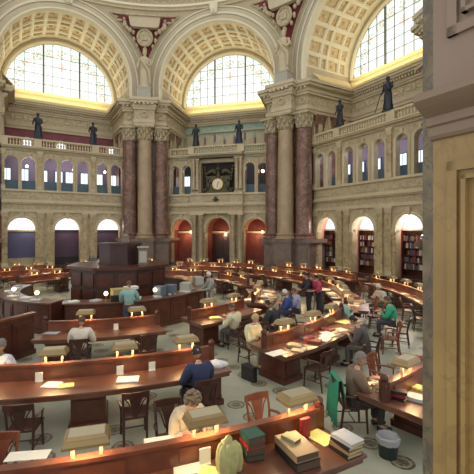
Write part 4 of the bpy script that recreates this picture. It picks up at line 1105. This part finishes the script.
def person(px,py,z,rz,seated,top,pants,hair,label,lean=.15,yaw=0,pitch=.45,long=False,fem=False,hi=False,base=0,xy=None,reach=.42,hz=.80,skirt=False):
    # px,py = pixel of the point at height z over the figure's base; rz = direction faced (deg, world)
    x,y=xy if xy else unp(px,py,z)
    E=empty('person',(x,y,0),RD(rz-90),label,'person')
    E.scale=(1.08,1.06,1.05);sh=.185 if fem else .215;dz=0 if seated else .47
    hp=.53+dz
    L=lambda h:(h)*sin(lean)   # forward shift
    H=lambda h:hp+h*cos(lean)
    v=[];e=[];rd=[]
    def add(p,r,par=None):
        v.append(p);rd.append(r)
        if par is not None:e.append((par,len(v)-1))
        return len(v)-1
    pel=add((0,0,hp),.125);sp=add((0,L(.17),H(.17)),.115,pel);ch=add((0,L(.36),H(.36)),.135,sp);nk=add((0,L(.50),H(.50)),.055,ch);nk2=add((0,L(.58)+.01,H(.58)),.05,nk)
    hd=(0,L(.68)+.03+.04*sin(pitch),H(.68)+.01)
    arms=[];legs=[]
    for sg in(-1,1):
        s0=add((sg*sh*.8,L(.42),H(.43)),.075,ch);
        s1=add((sg*sh,L(.38),H(.38)),.06,s0)
        if seated or reach>.3:
            el=add((sg*(sh+.06),L(.2)+.16,H(.12)+.02),.045,s1)
            tz=hz if seated else H(.05)
            wr=add((sg*.12,reach,tz+.04),.032,el);hn=add((sg*.095,reach+.07,tz+.035),(.034,.022),wr);hn2=add((sg*.085,reach+.115,tz+.025),(.03,.016),hn)
        else:
            el=add((sg*(sh+.05),L(.15)-.01,H(.12)),.045,s1);wr=add((sg*(sh+.04),.06,H(-.12)),.032,el);hn=add((sg*(sh+.04),.08,H(-.19)),(.034,.022),wr);hn2=add((sg*(sh+.04),.09,H(-.23)),(.03,.016),hn)
        arms.append((s0,s1,el,wr,hn2))
        h0=add((sg*.09,.0 if not seated else .03,hp-.04),.10,pel)
        if seated:
            kn=add((sg*.12,.43,.50),.068,h0);an=add((sg*.12,.40,.10),.042,kn);to=add((sg*.12,.54,.045),.036,an)
        else:
            kn=add((sg*.10,.02,.52),.065,h0);an=add((sg*.10,-.01,.10),.042,kn);to=add((sg*.11,.13,.045),.036,an)
        legs.append((h0,kn,an,to))
    b=MB();V,F=skin_mesh(v,e,rd,2 if hi else 1);b.mesh(V,F,0)
    head(b,hd,.105,-pitch,yaw)
    # fingers
    for sg,(s0,s1,el,wr,h2) in zip((-1,1),arms):
        base_=Vector(v[h2]);d=(Vector(v[h2])-Vector(v[h2-1])).normalized();side=Vector((1,0,0))
        for q,ln in zip((-.024,-.008,.008,.024),(.055,.07,.075,.065)):
            p0=base_+side*q*1.0;p1=p0+d*ln*.55+Vector((0,0,.004));p2=p1+d*ln*.4+Vector((0,0,-.014))
            b.tube([p0,p1,p2],[.009,.008,.006],6)
        p0=Vector(v[h2-1])-side*sg*.025;b.tube([p0,p0+d*.03-side*sg*.022,p0+d*.065-side*sg*.028],[.011,.009,.007],6)
    b.build('body',[skinm,eyem,lipm],E,smooth=True)
    # shirt
    def sub(ids,extra,cut=None):
        mp={};vv=[];ee=[];rr=[]
        for i in ids: mp[i]=len(vv);vv.append(v[i]);r=rd[i];r=r if not hasattr(r,'__len__') else max(r);rr.append(r+extra)
        for a_,b_ in e:
            if a_ in mp and b_ in mp:ee.append((mp[a_],mp[b_]))
        return vv,ee,rr
    ids=[pel,sp,ch,nk]+[i for A in arms for i in A[:4]]
    vv,ee,rr=sub(ids,.028)
    rr[4]+=.022;rr[8]+=.022;rr[5]+=.012;rr[9]+=.012
    rr[1]+=.02;rr[2]+=.015;rr[3]=.07
    k=0
    for i,idd in enumerate(ids):
        if idd in(arms[0][3],arms[1][3]): # shorten sleeve slightly
            el=Vector(v[arms[0][2] if idd==arms[0][3] else arms[1][2]]);w=Vector(v[idd]);vv[i]=tuple(el.lerp(w,.85));rr[i]=.042
    # torso hem
    V,F=skin_mesh(vv,ee,rr,2 if hi else 1);b=MB();b.mesh(V,F);b.build('shirt',cloth(top),E,smooth=True)
    ids=[pel]+[i for A in legs for i in A[:3]]
    vv,ee,rr=sub(ids,.016);rr[0]=.13
    if skirt: rr=[r+.03 for r in rr]
    V,F=skin_mesh(vv,ee,rr,1);b=MB();b.mesh(V,F);b.build('trousers',cloth(pants),E,smooth=True)
    for A in legs:
        b=MB();an=Vector(v[A[2]]);to=Vector(v[A[3]]);b.tube([an+Vector((0,-.04,-.055)),an+Vector((0,.05,-.05)),to+Vector((0,.0,-.002)),to+Vector((0,.06,-.01))],[.045,.047,.042,.028],8);b.build('shoe',darkb,E,smooth=True)
    # hair
    rnd=random.Random(hash(label)%1000 if False else len(label));b=MB()
    b.M=Matrix.Translation(hd)@Matrix.Rotation(yaw,4,'Z')@Matrix.Rotation(pitch,4,'X')@Matrix.Rotation(0,4,'X')
    b.M=Matrix.Translation(hd)@Matrix.Rotation(yaw,4,'Z')@Matrix.Rotation(-pitch,4,'X')
    r=.105
    if hair=='curly':
        for k in range(90):
            z=rnd.uniform(-.55,1);a=rnd.random()*6.283
            s=sqrt(max(0,1-z*z));x_,y_=s*cos(a),s*sin(a)
            if y_>.35 and z<.45:continue
            b.ell((x_*r*.88,y_*r*1.0-.01,z*r*1.12+.01),r*.27,6,5)
    else:
        vs=[];fs=[];n=20;k=10
        zlow=-.95 if long else -.35
        for i in range(k+1):
            for j in range(n):
                a=2*pi*j/n;fy=sin(a)
                zend=zlow if fy<.2 else (.42 if fy>.5 else zlow+(.42-zlow)*(fy-.2)/.3)
                p=(1-i/k);z=zend+(1-zend)*p if i else 1
                z=min(.999,z);s=sqrt(max(0,1-z*z)) if z>-.4 or not long else .92
                g=1+.03*sin(5*a+z*6)
                vs.append((s*cos(a)*r*.83*g,s*fy*r*1.0*g-.006,z*r*1.2+.004))
        for i in range(k):
            for j in range(n): fs.append((i*n+j,i*n+(j+1)%n,(i+1)*n+(j+1)%n,(i+1)*n+j))
        b.mesh(vs,fs)
    b.build('hair',HAIR[hair],E,smooth=True)
    return E
inw=lambda a:a+180
YE=(.60,.54,.34);
# curly reader: seated inside outer ring, facing outward
person(0,0,0,-66,True,(.60,.54,.40),(.10,.09,.10),'curly','person with curly grey brown hair in a cream top, bent over the foreground desk',lean=.32,pitch=.95,fem=True,hi=True,xy=pol(12.8,-68.2)[:2],reach=.40)
person(0,0,0,inw(-64.2)+3,True,(.025,.035,.10),(.03,.035,.07),'dark','man with dark hair in a navy shirt, seen from behind at the middle desk',lean=.18,pitch=.4,hi=True,xy=pol(11.42,-64.8)[:2],reach=.36)
person(0,0,0,inw(-78.3),True,(.66,.63,.56),(.08,.08,.1),'brown','man in a white shirt seen from behind at the inner desk',lean=.12,pitch=.35,hi=True,xy=pol(7.95,-78.3)[:2],reach=.36)
person(0,0,0,inw(-97.5)+10,True,(.40,.45,.58),(.06,.06,.09),'grey','person in a pale blue shirt at the left edge, beside the panelled barrier',lean=.2,pitch=.4,xy=unp(-4,346,1.3),reach=.3)
person(0,0,0,100,False,(.26,.44,.42),(.05,.06,.09),'brown','person in a pale teal shirt standing before the front counter',lean=.1,pitch=.35,xy=pol(5.0,px2ang(129,5.0))[:2])
person(0,0,0,200,False,(.30,.31,.28),(.28,.27,.24),'white','person in light grey standing at the right end of the front counter',lean=.08,pitch=.3,xy=pol(4.95,px2ang(211,4.95))[:2])
person(0,0,0,inw(-46.5)+6,True,(.62,.60,.42),(.09,.08,.09),'brown','person in a pale yellow top seated left at the inner desk by the aisle',lean=.15,pitch=.4,xy=pol(8.2,-46.5)[:2],reach=.34)
person(0,0,0,-51,True,(.66,.62,.42),(.3,.26,.18),'blond','fair haired person in a cream yellow top facing the camera across the middle desk',lean=.15,pitch=.5,fem=True,xy=pol(9.42,-50.2)[:2],reach=.38)
person(0,0,0,150,True,(.02,.03,.035),(.02,.02,.03),'dark','person in black seated beyond the pale yellow readers',lean=.2,xy=unp(274,330,.45),reach=.3)
person(0,0,0,170,True,(.03,.07,.26),(.03,.04,.08),'white','person in a royal blue top seated at the inner desk rows',lean=.2,xy=unp(290,314,.45),reach=.3)
person(0,0,0,160,True,(.35,.35,.52),(.05,.05,.1),'brown','person in a lilac shirt seated right behind the person in royal blue',lean=.15,xy=unp(298,312,.45),reach=.3)
person(0,0,0,200,False,(.45,.05,.11),(.03,.03,.04),'brown','person in a crimson jacket bending by the far desks',lean=.5,pitch=.6,xy=unp(320,317,0),reach=.4)
person(0,0,0,185,False,(.03,.03,.04),(.02,.02,.03),'dark','person in black standing left of the crimson jacket',lean=.2,xy=unp(309,316,0),reach=.4)
person(0,0,0,-10,True,(.30,.52,.44),(.08,.1,.1),'blond','person in a pale green top bending over papers behind the middle desk',lean=.45,pitch=.6,fem=True,xy=unp(340,320,.55),reach=.4)
person(0,0,0,200,True,(.55,.5,.42),(.1,.1,.1),'white','white haired person in beige seated at the outer right desks',lean=.2,xy=unp(382,306,.45),reach=.3)
person(0,0,0,inw(-27.5),True,(.04,.36,.20),(.06,.06,.08),'brown','person in a bright green top with brown hair at the right desks',lean=.2,pitch=.4,xy=unp(393,323,.5),reach=.36)
person(0,0,0,inw(-41)+8,True,(.10,.085,.085),(.12,.10,.09),'dark','person in a dark shirt bent over the right hand middle desk',lean=.38,pitch=.6,hi=True,xy=pol(11.78,-40)[:2],reach=.4)
W1=person(0,0,0,2,True,(.19,.14,.10),(.05,.045,.05),'grey','grey haired woman in a brown cardigan reading at the right desk',lean=.10,pitch=.35,fem=True,hi=True,xy=pol(13.05,-53.95)[:2],reach=.40)
# green jacket draped over chair back
M=Matrix.Translation(pol(13.03,-54.0))@Matrix.Rotation(RD(-54.0-90+54),4,'Z')
b=MB();b.M=M
n=14
for side,yo in((0,-.35),(1,-.245)):
    pass
vs=[];fs=[]
path=[(-.20,.62),(-.235,.8),(-.25,.93),(-.29,.975),(-.345,.95),(-.365,.75),(-.39,.5),(-.40,.18)]
for i,(yy,zz) in enumerate(path):
    for j in range(n+1):
        x=-.25+.5*j/n;w=1+.06*max(0,i-4)
        vs.append((x*w,yy-.02*sin(j*2.2)*(i>3)*(i-3)*.35,zz+.02*sin(j*1.3)*(i in(0,7))))
for i in range(len(path)-1):
    for j in range(n): fs.append((i*(n+1)+j,i*(n+1)+j+1,(i+1)*(n+1)+j+1,(i+1)*(n+1)+j))
b.mesh(vs,fs);o=b.build('jacket',mat('green cloth',(.03,.24,.14),.85),smooth=True);sm=o.modifiers.new('s','SOLIDIFY');sm.thickness=.014
tag(o,'green jacket draped over the back of the grey haired womans chair','jacket')
# unseen fill lights added to brighten the galleries and lower arches
for side in('left','back','right'):
    M=frame(ANG[side])
    for z,en,c in((9.9,60,(.85,.85,1)),(5.9,50,(1,.95,.9))):
        if z<6 and side=='back':continue
        for u in(-3,0,3):
            ld=bpy.data.lights.new('gallery_fill','POINT');ld.energy=en if side!='right' or z>6 else 110;ld.color=c;ld.shadow_soft_size=.3
            lo=bpy.data.objects.new('gallery_fill',ld);COL.objects.link(lo);lo.location=M@Vector((u,18.9 if z>6 else 17.75,min(z,9.9) if z>6 else 4.2))
# ------------------------------------------------------------------ near jamb
J=Matrix.Translation(CAM)@Matrix.Rotation(RD(29.33),4,'Z')@Matrix.Translation((0,0,-3.6))
D=1.8;YE_=1.107
b=MB()
b.box(D,D+1.2,-1.5,YE_,0,4.25,0);b.box(D,D+1.2,-1.5,YE_,4.25,6.2,1)
# lower panel moulding
def frame_rect(y0,y1,z0,z1,x,m,w=.035,p=.02):
    b.box(x-p,x,y0,y1,z0,z0+w,m);b.box(x-p,x,y0,y1,z1-w,z1,m);b.box(x-p,x,y0,y0+w,z0,z1,m);b.box(x-p,x,y1-w,y1,z0,z1,m)
frame_rect(.2,1.03,.4,3.93,D,0,.045,.018);frame_rect(.3,.96,.5,3.86,D,0,.02,.03)
b.box(D-.006,D,.34,.90,.56,3.8,0)
frame_rect(.2,1.03,4.52,6.1,D,1,.045,.018);frame_rect(.3,.96,4.6,6.0,D,1,.02,.03)
# impost moulding, stepped
pr=[(0,4.045),(.02,4.05),(.03,4.065),(.032,4.105),(.048,4.112),(.052,4.15),(.07,4.158),(.095,4.17),(.12,4.185),(.145,4.205),(.152,4.212),(.152,4.238),(.14,4.243),(.14,4.25)]
b.prismuz([(D-p,z) for p,z in pr]+[(D+.2,4.25),(D+.2,4.045)],-1.5,YE_+.005,1)
b.box(D+.23,D+1.2,YE_,1.31,0,6.2,2)
o=b.build('wall_near_jamb',[jamb,jambu,jambv],M=J);tag(o,kind='structure')
# ------------------------------------------------------------------ light
w=bpy.data.worlds.new('w');S.world=w;w.use_nodes=True;bg=w.node_tree.nodes['Background'];bg.inputs[0].default_value=(1,.985,.94,1);bg.inputs[1].default_value=1.05
S.view_settings.view_transform='Standard';S.view_settings.look='None';S.view_settings.exposure=0;S.view_settings.gamma=1
S.view_settings.use_curve_mapping=False
